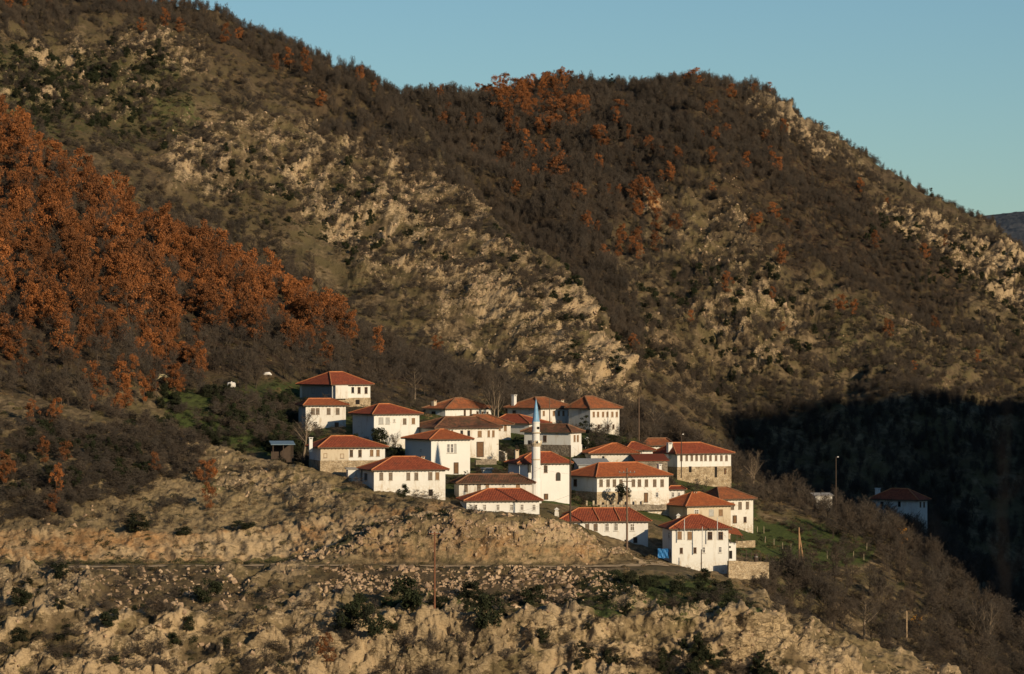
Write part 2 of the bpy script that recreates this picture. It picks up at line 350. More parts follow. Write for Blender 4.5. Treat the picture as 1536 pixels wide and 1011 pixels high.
def ground_material():
    m, nt, bs = newmat('hillside ground', .95); b = NB(nt)
    geo = b.n('ShaderNodeNewGeometry'); P = geo.outputs['Position']
    at = b.n('ShaderNodeAttribute', attribute_name='cover')
    sep = b.n('ShaderNodeSeparateColor'); b.l(at.outputs['Color'], sep.inputs[0])
    rk, gr, ru = sep.outputs; li = at.outputs['Alpha']
    Ps = b.scalev(P, (1, .7, 1.6))
    nA = b.noise(P, .12, 5, .6); nB = b.noise(P, .6, 6, .65); nC = b.noise(Ps, 1.9, 5, .7); nD = b.noise(P, .035, 3)
    soil = b.mix(b.ramp(nB, .35, .68), (.085, .062, .036), (.27, .200, .115))
    soil = b.mix(b.ramp(nA, .4, .62), soil, (.125, .100, .048))
    dr = b.n('ShaderNodeAttribute', attribute_name='dry').outputs['Fac']
    soil = b.mix(b.math('MULTIPLY', dr, b.ramp(nB, .30, .60)), soil, b.mix(nC, (.24, .175, .09), (.44, .33, .18)))
    g = b.mix(nC, (.026, .042, .011), (.095, .118, .034))
    gf = b.ramp(b.math('ADD', b.math('MULTIPLY', gr, .75), b.math('MULTIPLY', nB, .6)), .58, .80)
    col = b.mix(gf, soil, g)
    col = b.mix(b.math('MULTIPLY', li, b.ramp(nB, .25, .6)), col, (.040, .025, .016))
    rc = b.mix(b.ramp(nC, .32, .68), (.24, .175, .095), (.60, .46, .28))
    rc = b.mix(b.ramp(nB, .5, .72), rc, (.38, .28, .17))
    # blocks of stone, each its own tone, dark cracks between
    vo = b.n('ShaderNodeTexVoronoi', feature='F1'); vo.inputs['Scale'].default_value = .75; b.l(Ps, vo.inputs['Vector'])
    ve = b.n('ShaderNodeTexVoronoi', feature='DISTANCE_TO_EDGE'); ve.inputs['Scale'].default_value = .75; b.l(Ps, ve.inputs['Vector'])
    sv = b.n('ShaderNodeSeparateColor'); b.l(vo.outputs['Color'], sv.inputs[0])
    rc = b.mix(b.math('MULTIPLY', sv.outputs[0], .55), rc, (.13, .10, .065))
    rc = b.mix(b.math('MULTIPLY', b.ramp(ve.outputs[0], .09, .0), .6), rc, (.035, .027, .018))
    orange = b.mix(nC, (.22, .10, .035), (.48, .27, .11))
    rc = b.mix(b.math('MULTIPLY', ru, b.ramp(nB, .25, .6)), rc, orange)
    rc = b.mix(b.ramp(nA, .42, .60), rc, (.43, .32, .19))
    rf = b.ramp(b.math('ADD', b.math('MULTIPLY', b.math('MAXIMUM', rk, ru), .62), b.math('ADD', b.math('MULTIPLY', nB, .45), b.math('MULTIPLY', nC, .45))), .77, .93)
    col = b.mix(rf, col, rc)
    col = b.mix(b.math('MULTIPLY', b.ramp(nD, .45, .7), .4), col, (.07, .055, .03))
    sp = b.n('ShaderNodeSeparateXYZ'); b.l(P, sp.inputs[0])
    col = b.mix(b.math('MULTIPLY', b.ramp(sp.outputs[1], 1900, 2500), .8), col, b.mix(b.ramp(b.noise(P, .02, 5, .65), .4, .6), (.040, .060, .085), (.12, .13, .14)))  # distance haze painted as blue-grey ground colour on the far hill
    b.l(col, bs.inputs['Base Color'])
    n1 = b.bump(nB, 1.0, .55, None); b.bump(nC, .35, .8, bs, n1)
    return m
MG = ground_material()

V = np.stack([X3, Y3, Z3], -1).reshape(-1, 3)
ii = (np.arange(NR-1)[:, None]*NC+np.arange(NC-1)[None, :]).ravel()
F = np.stack([ii, ii+1, ii+NC+1, ii+NC], -1)
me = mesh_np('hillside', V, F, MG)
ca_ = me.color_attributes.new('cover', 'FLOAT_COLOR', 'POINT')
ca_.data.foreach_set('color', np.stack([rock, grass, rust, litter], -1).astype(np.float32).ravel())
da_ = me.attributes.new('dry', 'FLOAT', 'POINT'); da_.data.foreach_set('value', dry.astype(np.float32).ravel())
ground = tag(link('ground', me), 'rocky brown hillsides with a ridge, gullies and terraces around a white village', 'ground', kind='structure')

def cast(px, py, a='G', b='P2'):
    """the point of the land seen at this direction, first hit beyond feature line a"""
    c = int(np.argmin(np.abs(pxs-px))); r0, r1 = START[a], START[b]
    col = PYs[r0:r1, c]; k = np.argmax(col <= py)
    if col[k] > py: k = int(np.argmin(col))
    k += r0
    return float(X3[k, c]), float(Y3[k, c]), float(Z3[k, c])
def gz(x, y):
    """height of the land at x, y"""
    px = CX+x/y/K; c = int(np.argmin(np.abs(pxs-px)))
    r = int(np.argmin(np.abs(Y3[:, c]-y)))
    return float(Z3[r, c])

# ------------------------------------------------------------------ sun and sky
w = bpy.data.worlds.new('World'); SC.world = w; w.use_nodes = True
wn = NB(w.node_tree); bg = w.node_tree.nodes['Background']
sky = wn.n('ShaderNodeTexSky', sky_type='NISHITA'); sky.sun_disc = False
sky.sun_elevation = R(SUN_EL); sky.altitude = 400
sky.sun_rotation = R(180-SUN_AZ); sky.ozone_density = 2.4; sky.air_density = .85; sky.dust_density = .3
tint = wn.mix(1., sky.outputs[0], (.83, 1.0, 1.01), 'MULTIPLY')
wn.l(tint, bg.inputs[0]); bg.inputs[1].default_value = .074
sl = bpy.data.lights.new('sun', 'SUN'); sl.energy = 5.0; sl.angle = R(.8); sl.color = (1, .79, .53)
so = bpy.data.objects.new('sun', sl); COL.objects.link(so)
az = R(SUN_AZ); el = R(SUN_EL)
sd = (math.sin(az)*math.cos(el), -math.cos(az)*math.cos(el), math.sin(el))   # towards the sun
from mathutils import Vector
so.rotation_euler = Vector(sd).to_track_quat('Z', 'Y').to_euler(); so.location = (200, -100, 200)
SC.view_settings.view_transform = 'Standard'; SC.view_settings.look = 'None'; SC.view_settings.exposure = 0
SC.render.engine = 'CYCLES'; SC.cycles.max_bounces = 4; SC.cycles.diffuse_bounces = 2
# ------------------------------------------------------------------ building materials
def plaster(name, base, dirt, amount=.5, rough=.9):
    m, nt, bs = newmat(name, rough); b = NB(nt)
    tc = b.n('ShaderNodeTexCoord').outputs['Object']
    st = b.scalev(tc, (1.4, 1.4, .35))
    n1 = b.noise(st, .9, 6, .65); n2 = b.noise(tc, 3.2, 4); n3 = b.noise(tc, .35, 3)
    sep = b.n('ShaderNodeSeparateXYZ'); b.l(tc, sep.inputs[0])
    low = b.ramp(sep.outputs[2], 2.2, -.6)
    f = b.math('ADD', b.math('MULTIPLY', b.ramp(n1, .5, .78), amount), b.math('MULTIPLY', b.math('MULTIPLY', low, b.ramp(n2, .35, .6)), amount*.8))
    col = b.mix(f, base, dirt)
    col = b.mix(b.math('MULTIPLY', b.ramp(n3, .4, .7), .25), col, tuple(c*.8 for c in base))
    patch = b.ramp(b.noise(tc, .7, 5, .7), .645-.05*amount, .68)
    col = b.mix(b.math('MULTIPLY', patch, min(1, amount*.9)), col, (.42, .34, .24))
    b.l(col, bs.inputs['Base Color']); b.bump(n2, .05, .5, bs)
    return m
def stone_mat(name, a, c, mortar):
    m, nt, bs = newmat(name, .95); b = NB(nt)
    tc = b.n('ShaderNodeTexCoord').outputs['Object']
    v = b.scalev(tc, (2.3, 2.3, 4.2))
    vo = b.n('ShaderNodeTexVoronoi'); vo.inputs['Scale'].default_value = 1; b.l(v, vo.inputs[0])
    ve = b.n('ShaderNodeTexVoronoi', feature='DISTANCE_TO_EDGE'); ve.inputs['Scale'].default_value = 1; b.l(v, ve.inputs[0])
    s = b.n('ShaderNodeSeparateColor'); b.l(vo.outputs['Color'], s.inputs[0])
    col = b.mix(s.outputs[0], a, c)
    col = b.mix(b.ramp(ve.outputs[0], .10, .02), col, mortar)
    col = b.mix(b.ramp(b.noise(tc, .8, 4), .45, .7), col, tuple(x*.55 for x in a))
    b.l(col, bs.inputs['Base Color']); b.bump(b.ramp(ve.outputs[0], 0, .25), .08, .8, bs)
    return m
def tile_mat(name, a, c, moss, mossy, course=.33):
    m, nt, bs = newmat(name, .85); b = NB(nt)
    uv = b.n('ShaderNodeUVMap').outputs[0]; tc = b.n('ShaderNodeTexCoord').outputs['Object']
    sep = b.n('ShaderNodeSeparateXYZ'); b.l(uv, sep.inputs[0])
    u = b.math('FRACT', b.math('DIVIDE', sep.outputs[0], .27)); v = b.math('FRACT', b.math('DIVIDE', sep.outputs[1], course))
    hu = b.math('SINE', b.math('MULTIPLY', u, math.pi))
    cell = b.n('ShaderNodeTexWhiteNoise', noise_dimensions='2D')
    cv = b.n('ShaderNodeCombineXYZ'); b.l(b.math('FLOOR', b.math('DIVIDE', sep.outputs[0], .27)), cv.inputs[0]); b.l(b.math('FLOOR', b.math('DIVIDE', sep.outputs[1], course)), cv.inputs[1])
    b.l(cv.outputs[0], cell.inputs[0])
    col = b.mix(cell.outputs[0], a, c)
    col = b.mix(b.math('MULTIPLY', b.ramp(hu, .55, .1), .55), col, tuple(x*.3 for x in a))
    n = b.noise(tc, .9, 5, .65)
    col = b.mix(b.math('MULTIPLY', b.ramp(n, .60-.22*mossy, .78-.15*mossy), .35+.6*mossy), col, moss)
    col = b.mix(b.math('MULTIPLY', b.ramp(b.noise(tc, 2.7, 3), .62, .72), .35), col, tuple(min(1, x*1.7) for x in c))
    b.l(col, bs.inputs['Base Color'])
    h = b.math('ADD', hu, b.math('MULTIPLY', v, -.35)); b.bump(h, .06, .9, bs)
    return m
def flat(name, c, rough=.8, spec=.15, metal=0, var=.25):
    m, nt, bs = newmat(name, rough); b = NB(nt)
    tc = b.n('ShaderNodeTexCoord').outputs['Object']
    b.l(b.mix(b.ramp(b.noise(tc, 2.5, 5, .6), .35, .7), c, tuple(x*(1-var) for x in c)), bs.inputs['Base Color'])
    bs.inputs['Specular IOR Level'].default_value = spec; bs.inputs['Metallic'].default_value = metal
    return m
W = dict(
 white=plaster('white limewash', (.66, .66, .63), (.44, .36, .26), .72),
 clean=plaster('clean white plaster', (.67, .67, .64), (.56, .52, .45), .12),
 old=plaster('worn limewash', (.64, .62, .57), (.36, .28, .18), .95),
 cream=plaster('crumbling cream plaster', (.52, .45, .34), (.32, .24, .15), 1.0),
 grey=plaster('grey render', (.36, .35, .33), (.20, .18, .16), .7),
 mosque=plaster('bright white plaster', (.69, .69, .67), (.50, .46, .40), .18))
STONE = stone_mat('field stone masonry', (.42, .32, .20), (.26, .20, .13), (.50, .42, .30))
STONED = stone_mat('grey stone masonry', (.26, .22, .17), (.16, .13, .10), (.34, .29, .22))
ROOF = dict(
 red=tile_mat('dark red roof tiles', (.38, .098, .046), (.24, .062, .034), (.13, .065, .042), .35),
 orange=tile_mat('orange roof tiles', (.47, .145, .052), (.33, .095, .040), (.20, .09, .045), .35),
 rust=tile_mat('weathered rusty tiles', (.42, .14, .055), (.26, .10, .05), (.15, .09, .05), .6),
 brown=tile_mat('old brown roof tiles', (.23, .10, .055), (.13, .07, .045), (.075, .058, .035), .8))
CAP = flat('ridge tile mortar', (.50, .20, .09), .9)
CAPB = flat('old ridge tile', (.22, .12, .07), .9)
WOOD = flat('brown painted wood', (.15, .085, .045)); WOODO = flat('varnished orange wood', (.24, .15, .085))
WOODD = flat('dark weathered timber', (.075, .055, .042)); WOODP = flat('pole timber', (.17, .115, .08)); WHITEP = flat('white frame paint', (.72, .70, .66), .6)
GLASS, _n, _b = newmat('dark window glass', .12); _b.inputs['Base Color'].default_value = (.022, .024, .028, 1); _b.inputs['Specular IOR Level'].default_value = .5
CURT = flat('lace curtain behind glass', (.15, .13, .10), .5, .4, 0, .5)
FADE = flat('faded grey shutter paint', (.40, .40, .38), .8)
HOLE = flat('dark opening', (.02, .018, .016), .95)
SOFFIT = flat('soffit boards', (.12, .085, .06), .9)
METAL = flat('galvanised steel', (.42, .43, .44), .4, .5, .6); BLUE = flat('blue lead paint', (.17, .36, .56), .45, .4)
TARP = flat('blue tarpaulin', (.03, .17, .42), .5, .4); CONC = flat('concrete', (.42, .39, .34), .9)

class MB:
    def __init__(s): s.v = []; s.f = []; s.uv = []
    def quad(s, a, b, c, d, uv=None):
        i = len(s.v); s.v += [a, b, c, d]; s.f.append((i, i+1, i+2, i+3)); s.uv += uv or [(0, 0)]*4
    def box(s, x0, x1, y0, y1, z0, z1):
        i = len(s.v)
        s.v += [(x0, y0, z0), (x1, y0, z0), (x1, y1, z0), (x0, y1, z0), (x0, y0, z1), (x1, y0, z1), (x1, y1, z1), (x0, y1, z1)]
        for f in ((0, 3, 2, 1), (4, 5, 6, 7), (0, 1, 5, 4), (1, 2, 6, 5), (2, 3, 7, 6), (3, 0, 4, 7)):
            s.f.append(tuple(i+k for k in f)); s.uv += [(0, 0)]*4
        return s
    def tube(s, pts, rad, n=6, cap=True):
        pts = [Vector(p) for p in pts]; rad = rad if isinstance(rad, (list, tuple)) else [rad]*len(pts)
        base = len(s.v)
        for k, p in enumerate(pts):
            d = (pts[min(k+1, len(pts)-1)]-pts[max(k-1, 0)]).normalized()
            a = d.orthogonal().normalized() if abs(d.z) < .9 else Vector((1, 0, 0)); a = (a-d*a.dot(d)).normalized(); b = d.cross(a)
            for j in range(n):
                t = 2*math.pi*j/n; s.v.append(tuple(p+(a*math.cos(t)+b*math.sin(t))*rad[k]))
        for k in range(len(pts)-1):
            for j in range(n):
                q = base+k*n; s.f.append((q+j, q+(j+1) % n, q+n+(j+1) % n, q+n+j)); s.uv += [(0, 0)]*4
        if cap:
            s.f.append(tuple(base+j for j in range(n))[::-1]); s.uv += [(0, 0)]*n
            s.f.append(tuple(base+(len(pts)-1)*n+j for j in range(n))); s.uv += [(0, 0)]*n
        return s
    def build(s, name, mat, parent=None, smooth=False):
        me = bpy.data.meshes.new(name); me.from_pydata(s.v, [], s.f); me.materials.append(mat)
        if any(u != (0, 0) for u in s.uv):
            l = me.uv_layers.new(name='UVMap'); l.data.foreach_set('uv', np.array(s.uv, np.float32).ravel())
        if smooth: me.polygons.foreach_set('use_smooth', [True]*len(me.polygons))
        return link(name, me, parent)
def empty(name, loc, rz=0, label=None, cat=None, group=None):
    o = bpy.data.objects.new(name, None); COL.objects.link(o); o.location = loc; o.rotation_euler = (0, 0, rz); o.empty_display_size = .5
    return tag(o, label, cat, group)

def roof_slope(mb, P, nu, nv, sag, seed, wav):
    """P: eave a, eave b, top b, top a  -> gridded face with tile uv"""
    a, b, c, d = [np.array(p, float) for p in P]
    eu = (b-a)/np.linalg.norm(b-a); up_ = ((d+c)/2-(a+b)/2); up_ -= eu*up_.dot(eu); sl_ = np.linalg.norm(up_); upn = up_/sl_
    G = []
    for j in range(nv+1):
        for i in range(nu+1):
            s_, t_ = i/nu, j/nv
            p = (a*(1-s_)+b*s_)*(1-t_)+(d*(1-s_)+c*s_)*t_
            w_ = math.sin(math.pi*t_)*.8+.2*(t_ < 1)
            p = p.copy(); q = float(noise3(np.array(p[0]*.45+seed), np.array(p[1]*.45), np.array(seed*1.)))
            p[2] += -sag*w_*(.35+.65*math.sin(math.pi*s_))+wav*q*(.3+.7*w_)
            G.append((tuple(p), ((p-a).dot(eu), (p-a).dot(upn))))
    for j in range(nv):
        for i in range(nu):
            k = [j*(nu+1)+i, j*(nu+1)+i+1, (j+1)*(nu+1)+i+1, (j+1)*(nu+1)+i]
            mb.quad(*[G[q][0] for q in k], uv=[G[q][1] for q in k])

def make_roof(parent, W_, D_, H, ra, rb, rz, mat, o=.55, sag=0., wav=0., cap=CAP, caprad=.11, seed=1):
    """hipped roof over 0..W_, 0..D_ with ridge ra-rb at height rz"""
    x0, x1, y0, y1 = -o, W_+o, -o, D_+o; ze = H+.02
    mb = MB(); A, B, C_, D0 = (x0, y0, ze), (x1, y0, ze), (x1, y1, ze), (x0, y1, ze)
    ra = (ra[0], ra[1], rz); rb = (rb[0], rb[1], rz)
    alongx = abs(ra[0]-rb[0]) >= abs(ra[1]-rb[1])
    if alongx:
        if ra[0] > rb[0]: ra, rb = rb, ra
        sl = [(A, B, rb, ra), (B, C_, rb, rb), (C_, D0, ra, rb), (D0, A, ra, ra)]
        hips = [(A, ra), (B, rb), (C_, rb), (D0, ra)]
    else:
        if ra[1] > rb[1]: ra, rb = rb, ra
        sl = [(A, B, ra, ra), (B, C_, rb, ra), (C_, D0, rb, rb), (D0, A, ra, rb)]
        hips = [(A, ra), (B, ra), (C_, rb), (D0, rb)]
    for i, q in enumerate(sl): roof_slope(mb, q, 12, 6, sag, seed, wav)
    r = mb.build('roof', mat, parent)
    t = .13
    e = MB()
    for a, b in ((A, B), (B, C_), (C_, D0), (D0, A)):
        n_ = 12
        for i in range(n_):
            p = Vector(a).lerp(Vector(b), i/n_); q = Vector(a).lerp(Vector(b), (i+1)/n_)
            f_ = lambda v: v.z+wav*.44*float(noise3(np.array(v.x*.45+seed), np.array(v.y*.45), np.array(seed*1.)))-.2*sag*(.35+.65*math.sin(math.pi*0))
            e.quad((p.x, p.y, ze-t-.05), (q.x, q.y, ze-t-.05), (q.x, q.y, f_(q)-.01), (p.x, p.y, f_(p)-.01))
    e.quad((x0, y0, ze-t), (x0, y1, ze-t), (x1, y1, ze-t), (x1, y0, ze-t))
    # rafter ends under the eave
    nx = int((x1-x0)/.6)
    for i in range(nx+1):
        x = x0+.1+(x1-x0-.3)*i/nx; e.box(x, x+.1, y0+.04, -.02, ze-t-.13, ze-t-.003)
    e.build('eaves', SOFFIT, r)
    if cap:
        c = MB()
        for a, b in hips+([(ra, rb)] if ra != rb else []):
            pts = []
            for i in range(9):
                p = Vector(a).lerp(Vector(b), i/8)
                p.z += .05-sag*.2*math.sin(math.pi*i/8); pts.append(p)
            c.tube(pts, caprad, 6)
        c.build('ridge_tiles', cap, r)
    return r

class House:
    def __init__(s, name, label, cat, pxc, pxr, base, eave, th, ridge, pxl=None, depth=None, roof='red', wall='white', stone=None,
                 wins=(), chims=(), a='H', D=None, axis='x', sag=0., wav=0., group=None, over=.55, found=3.5, stonemat=None):
        th = R(th)
        if D is None: x, y, z = cast(pxc, base, a)
        else: y = D
        x = (pxc-CX)*K*y; z = (CY-base)*K*y
        s.x, s.y, s.z, s.th, s.name = x, y, z, th, name
        s.t = (math.cos(th), math.sin(th)); s.n = (-math.sin(th), math.cos(th))
        s.W = s.onF(pxr)
        s.D = depth if depth else s.onL(pxl)
        s.H = (CY-eave)*K*y-z
        s.root = empty(name, (x, y, z), th, label, cat, group)
        m = STONED if stonemat else STONE
        hs = 0.
        wl = MB()
        hs = (CY-stone)*K*y-z if stone else None
        z0 = hs if stone else -found
        wl.box(0, s.W, 0, s.D, z0, s.H).build('wall', W[wall], s.root)
        if stone: MB().box(-.05, s.W+.05, -.05, s.D+.05, -found, hs).build('stone_base', m, s.root)
        yc = y+s.n[1]*s.D/2
        if ridge:
            if axis == 'x':
                xa, xb = s.onF(ridge[0], s.D/2), s.onF(ridge[1], s.D/2)
                q = s.y+s.t[1]*(xa+xb)/2+s.n[1]*s.D/2
                ra, rb = (xa, s.D/2), (xb, s.D/2)
            else:
                ya, yb = s.onL(ridge[0], s.W/2), s.onL(ridge[1], s.W/2)
                q = s.y+s.t[1]*s.W/2+s.n[1]*(ya+yb)/2
                ra, rb = (s.W/2, min(max(ya, .5), s.D-.5)), (s.W/2, min(max(yb, .5), s.D-.5))
            s.rz = (CY-ridge[2])*K*q-z
            old = roof in ('brown', 'rust')
            s.roof = make_roof(s.root, s.W, s.D, s.H, ra, rb, s.rz, ROOF[roof], over, sag, wav, CAPB if old else CAP, .13 if old else .10, seed=pxc*.1)
            s.ra, s.rb = ra, rb
        for w_ in wins: s.win(*w_)
        for c_ in chims: s.chim(*c_)
        print('%-28s D=%.0f W=%.1f Dp=%.1f H=%.1f rz=%.1f' % (label[:28], y, s.W, s.D, s.H, getattr(s, 'rz', 0)))
    def onF(s, px, dy=0):
        u = (px-CX)*K; x0 = s.x+s.n[0]*dy; y0 = s.y+s.n[1]*dy
        return (u*y0-x0)/(s.t[0]-u*s.t[1])
    def onL(s, px, dx=0):
        u = (px-CX)*K; x0 = s.x+s.t[0]*dx; y0 = s.y+s.t[1]*dx
        return (u*y0-x0)/(s.n[0]-u*s.n[1])
    def zat(s, py, y): return (CY-py)*K*y-s.z
    def win(s, face, px, py, w_, h_, style='brown'):
        if face == 'F':
            a = s.onF(px-w_/2); b = s.onF(px+w_/2); y = s.y+s.t[1]*(a+b)/2
            P = lambda u, d, z: (u, -d, z)
        else:
            b = s.onL(px-w_/2); a = s.onL(px+w_/2); y = s.y+s.n[1]*(a+b)/2
            P = lambda u, d, z: (-d, u, z)
        z1 = s.zat(py-h_/2, y); z0 = s.zat(py+h_/2, y)
        def bx(mb, u0, u1, d0, d1, za, zb):
            p, q = P(u0, d0, za), P(u1, d1, zb)
            mb.box(min(p[0], q[0]), max(p[0], q[0]), min(p[1], q[1]), max(p[1], q[1]), za, zb)
        pr = .05
        off = .06 if style in ('door', 'holeS', 'brownS', 'doorS', 'darkS') else 0
        st = style.rstrip('S')
        fm, pm = dict(brown=(WOOD, CURT), dark=(WHITEP, GLASS), bdark=(WOOD, GLASS), board=(WOODO, WOODO), faded=(FADE, FADE), hole=(WOODD, HOLE), door=(WOODD, WOOD), ghole=(WOODD, GLASS), white=(WHITEP, CURT))[st]
        fr = MB(); f = .09 if st != 'hole' else .04; f = min(f, (b-a)*.2)
        bx(fr, a, a+f, off, off+pr, z0, z1); bx(fr, b-f, b, off, off+pr, z0, z1)
        bx(fr, a+f, b-f, off, off+pr, z1-f, z1); bx(fr, a+f, b-f, off, off+pr, z0, z0+f)
        if st in ('brown', 'dark', 'bdark', 'white'):
            m_ = (a+b)/2; bx(fr, m_-.025, m_+.025, off, off+pr*.8, z0+f, z1-f)
            zm = z0+(z1-z0)*.62; bx(fr, a+f, m_-.025, off, off+pr*.8, zm-.025, zm+.025); bx(fr, m_+.025, b-f, off, off+pr*.8, zm-.025, zm+.025)
        nm = 'door' if st == 'door' else 'window'
        o = fr.build(nm, fm, s.root)
        pn = MB(); bx(pn, a+f, b-f, off, off+.018, z0+f, z1-f)
        pn.build('panel' if nm == 'door' else 'pane', pm, o)
        if nm == 'window' and st != 'hole':
            sl_ = MB(); bx(sl_, a-.06, b+.06, off, off+.11, z0-.07, z0-.004); sl_.build('sill', CONC, o)
    def chim(s, px, top, w_, h_, mat='white', fy=.5):
        u = s.onF(px, s.D*fy); y = s.y+s.t[1]*u+s.n[1]*s.D*fy
        z1 = s.zat(top, y); z0 = s.zat(top+h_, y)-1.2; hw = w_*K*y/2
        m = dict(white=W['white'], stone=STONE, cream=W['cream'])[mat]; v = s.D*fy
        c = MB().box(u-hw, u+hw, v-hw, v+hw, z0, z1-.28); 
        c.box(u-hw, u-hw+.12, v-hw, v+hw, z1-.28, z1-.1).box(u+hw-.12, u+hw, v-hw, v+hw, z1-.28, z1-.1)
        ch = c.build('chimney', m, s.roof)
        MB().box(u-hw-.09, u+hw+.09, v-hw-.09, v+hw+.09, z1-.098, z1).build('cap', CAPB if mat != 'white' else W['white'], ch)
    def part(s, name, mat, x0, x1, y0, y1, z0, z1, parent=None):
        return MB().box(x0, x1, y0, y1, z0, z1).build(name, mat, parent or s.root)

def row(face, xs, py, w_, h_, st): return [(face, x, py, w_, h_, st) for x in xs]
HS = {}
def H(key, *a, **k): HS[key] = House(*a, **k); return HS[key]
h = H('top', 'hillside_house', 'highest house of the village, red hip roof, grey left wall and white jettied front', 'house', 498.5, 555.4, 611, 576.8, 36, (494, 514, 558), pxl=449.8, roof='red', wall='white', stone=597,
      wins=[('F', 504.6, 584.8, 4.5, 9, 'white'), ('F', 513.5, 584.8, 4.5, 9, 'white'), ('F', 529, 585, 4, 9, 'ghole'), ('F', 538.5, 585.5, 4.5, 10, 'bdark'), ('F', 549, 585.5, 4.5, 10, 'bdark'), ('F', 536, 603, 6, 7, 'holeS'), ('L', 470, 586, 4, 9, 'hole')], a='J')
h.part('bay', W['old'], .1, h.onF(518), -.9, -.003, h.zat(598, h.y), h.H-.16)
h.part('grey_wall', W['grey'], -.04, -.003, .05, h.D-.8, h.zat(597, h.y)+.02, h.H-.16)  # greyish plaster sheet with the left wall's grazing-light dimness in its colour
H('sec', 'hillside_house', 'small white house with orange roof just below the highest house', 'house', 458.6, 518.7, 646.8, 607.6, 14, (463, 497, 598), depth=6.5, roof='orange', wall='old',
  wins=[('F', 469.5, 617, 5.5, 9.5), ('F', 476.5, 617, 5.5, 9.5), ('F', 493, 617, 5.5, 9.5), ('F', 506.5, 617, 5.5, 9.5), ('F', 473, 636, 7, 8, 'white'), ('F', 505, 638, 6, 9, 'door')], a='I')
H('third', 'hillside_house', 'white house with red hip roof, bricked-up faded windows and a dark left wall', 'house', 561, 629, 668, 621, 27, (568, 584, 606), pxl=529, roof='red', wall='white',
  wins=[('F', 571.5, 631, 7, 10, 'faded'), ('F', 581.5, 631, 6, 10, 'faded'), ('F', 591.5, 630.5, 3.5, 6, 'white'), ('F', 607, 632, 5, 9), ('F', 620, 631.5, 5, 9, 'board')], a='I')
H('west', 'hillside_house', 'low red-roofed house half cream stone and half white beside the bare tree', 'house', 480.7, 577.5, 708, 671, 15, (497, 529, 654), pxl=464, roof='red', wall='white', stone=691,
  wins=[('F', 488, 683.5, 5.5, 7, 'board'), ('F', 513, 684, 6, 7, 'board'), ('F', 527, 680, 5, 11, 'bdark'), ('F', 540, 680, 5, 11, 'bdark'), ('F', 557.5, 679.5, 5, 10, 'board'), ('F', 567, 679.5, 5, 10, 'board')], chims=[(466, 656, 5, 11, 'white', .3)], a='H')
h = HS['west']; xs_ = h.onF(523); h.part('stone_front', W['cream'], .02, xs_, -.045, -.002, h.zat(691, h.y)+.02, h.H-.17)
H('fork', 'hillside_house', 'long white house with dark red roof standing directly on the grassy ridge', 'house', 560.9, 668, 738, 705, 16, (589, 624, 685), pxl=541, roof='red', wall='white',
  wins=row('F', [572, 586, 612.5, 624.5], 714.5, 5.5, 11.5, 'brown')+[('F', 645.5, 714, 6, 11.5, 'brown'), ('F', 656, 714, 6, 11.5, 'board'), ('F', 646, 739, 6, 10, 'holeS'), ('L', 549, 715, 4, 10, 'bdark')], chims=[(634, 684, 5, 6, 'cream', .6)], a='G', found=4)
H('tall', 'village_house', 'tall plain white house with orange pyramid roof and a single shuttered upper window', 'house', 646.8, 705, 712, 659, 27, (660, 666, 644), pxl=607.6, roof='orange', wall='clean',
  wins=[('F', 672.5, 672.5, 4.5, 14, 'dark'), ('F', 678, 672.5, 4.5, 14, 'dark'), ('F', 683, 672.5, 3.5, 14, 'faded'), ('F', 684, 702, 7, 17, 'door')], a='I')
H('hall', 'village_house', 'wide white house with wavy brown roof and a tall brown carriage door', 'house', 654, 748, 689, 642, 28, (668, 714, 625), pxl=612, roof='brown', wall='old', sag=.35, wav=.35,
  wins=[('F', 678, 647, 3, 3.5, 'hole'), ('F', 692.5, 650, 4, 9, 'ghole'), ('F', 703, 650, 4, 9, 'ghole'), ('F', 719.5, 651, 6, 9.5, 'board'), ('F', 733, 650.5, 3.5, 10, 'board'), ('F', 740, 650.5, 3.5, 10, 'board'), ('F', 720, 674, 10.5, 23, 'door')], a='J')
H('back', 'village_house', 'rusty-roofed white house in the back row left of the forked bare tree', 'house', 668, 737.5, 640, 613, 46, (683, 692, 597), pxl=638.5, roof='rust', wall='white', sag=.1, wav=.2,
  wins=[('F', 697, 620.5, 3, 12, 'bdark'), ('F', 706, 619, 3, 9), ('F', 716, 620, 3, 6, 'bdark'), ('F', 723.5, 620, 3, 6, 'bdark'), ('F', 731, 620.5, 3, 6, 'bdark'), ('L', 650.5, 622, 6, 10, 'ghole')], chims=[(651, 600, 5.5, 9, 'cream', .8)], a='J', D=700)
H('hump', 'village_house', 'small white house with a brown humped roof squeezed behind the carriage-door house', 'house', 705, 766, 660, 636.5, 20, (710, 733, 622), depth=7, roof='rust', wall='old', sag=.15, wav=.25,
  wins=[('F', 749, 642, 4, 8, 'board'), ('F', 758, 642, 4, 9, 'board')], a='J', D=682)
H('cubered', 'village_house', 'house with smooth red roof and bluish white side wall right behind the minaret', 'house', 794, 822, 660, 635, 50, (779, 750, 621.6), pxl=742, axis='y', roof='red', wall='clean', a='J', D=688)
H('pair_left', 'village_house', 'back row house with tall white chimney and five narrow front windows', 'house', 811.4, 859, 645, 612, 46, (802, 817, 596), pxl=761.4, roof='rust', wall='old', sag=.05, wav=.15,
  wins=row('F', [815.5, 830.5, 838, 845, 853], 620, 3, 7.5, 'board')+[('L', 771.5, 618, 5, 5, 'ghole')], chims=[(771, 592, 5.5, 15, 'white', .85), (842, 599, 5.5, 9, 'cream', .5)], a='J', D=702)
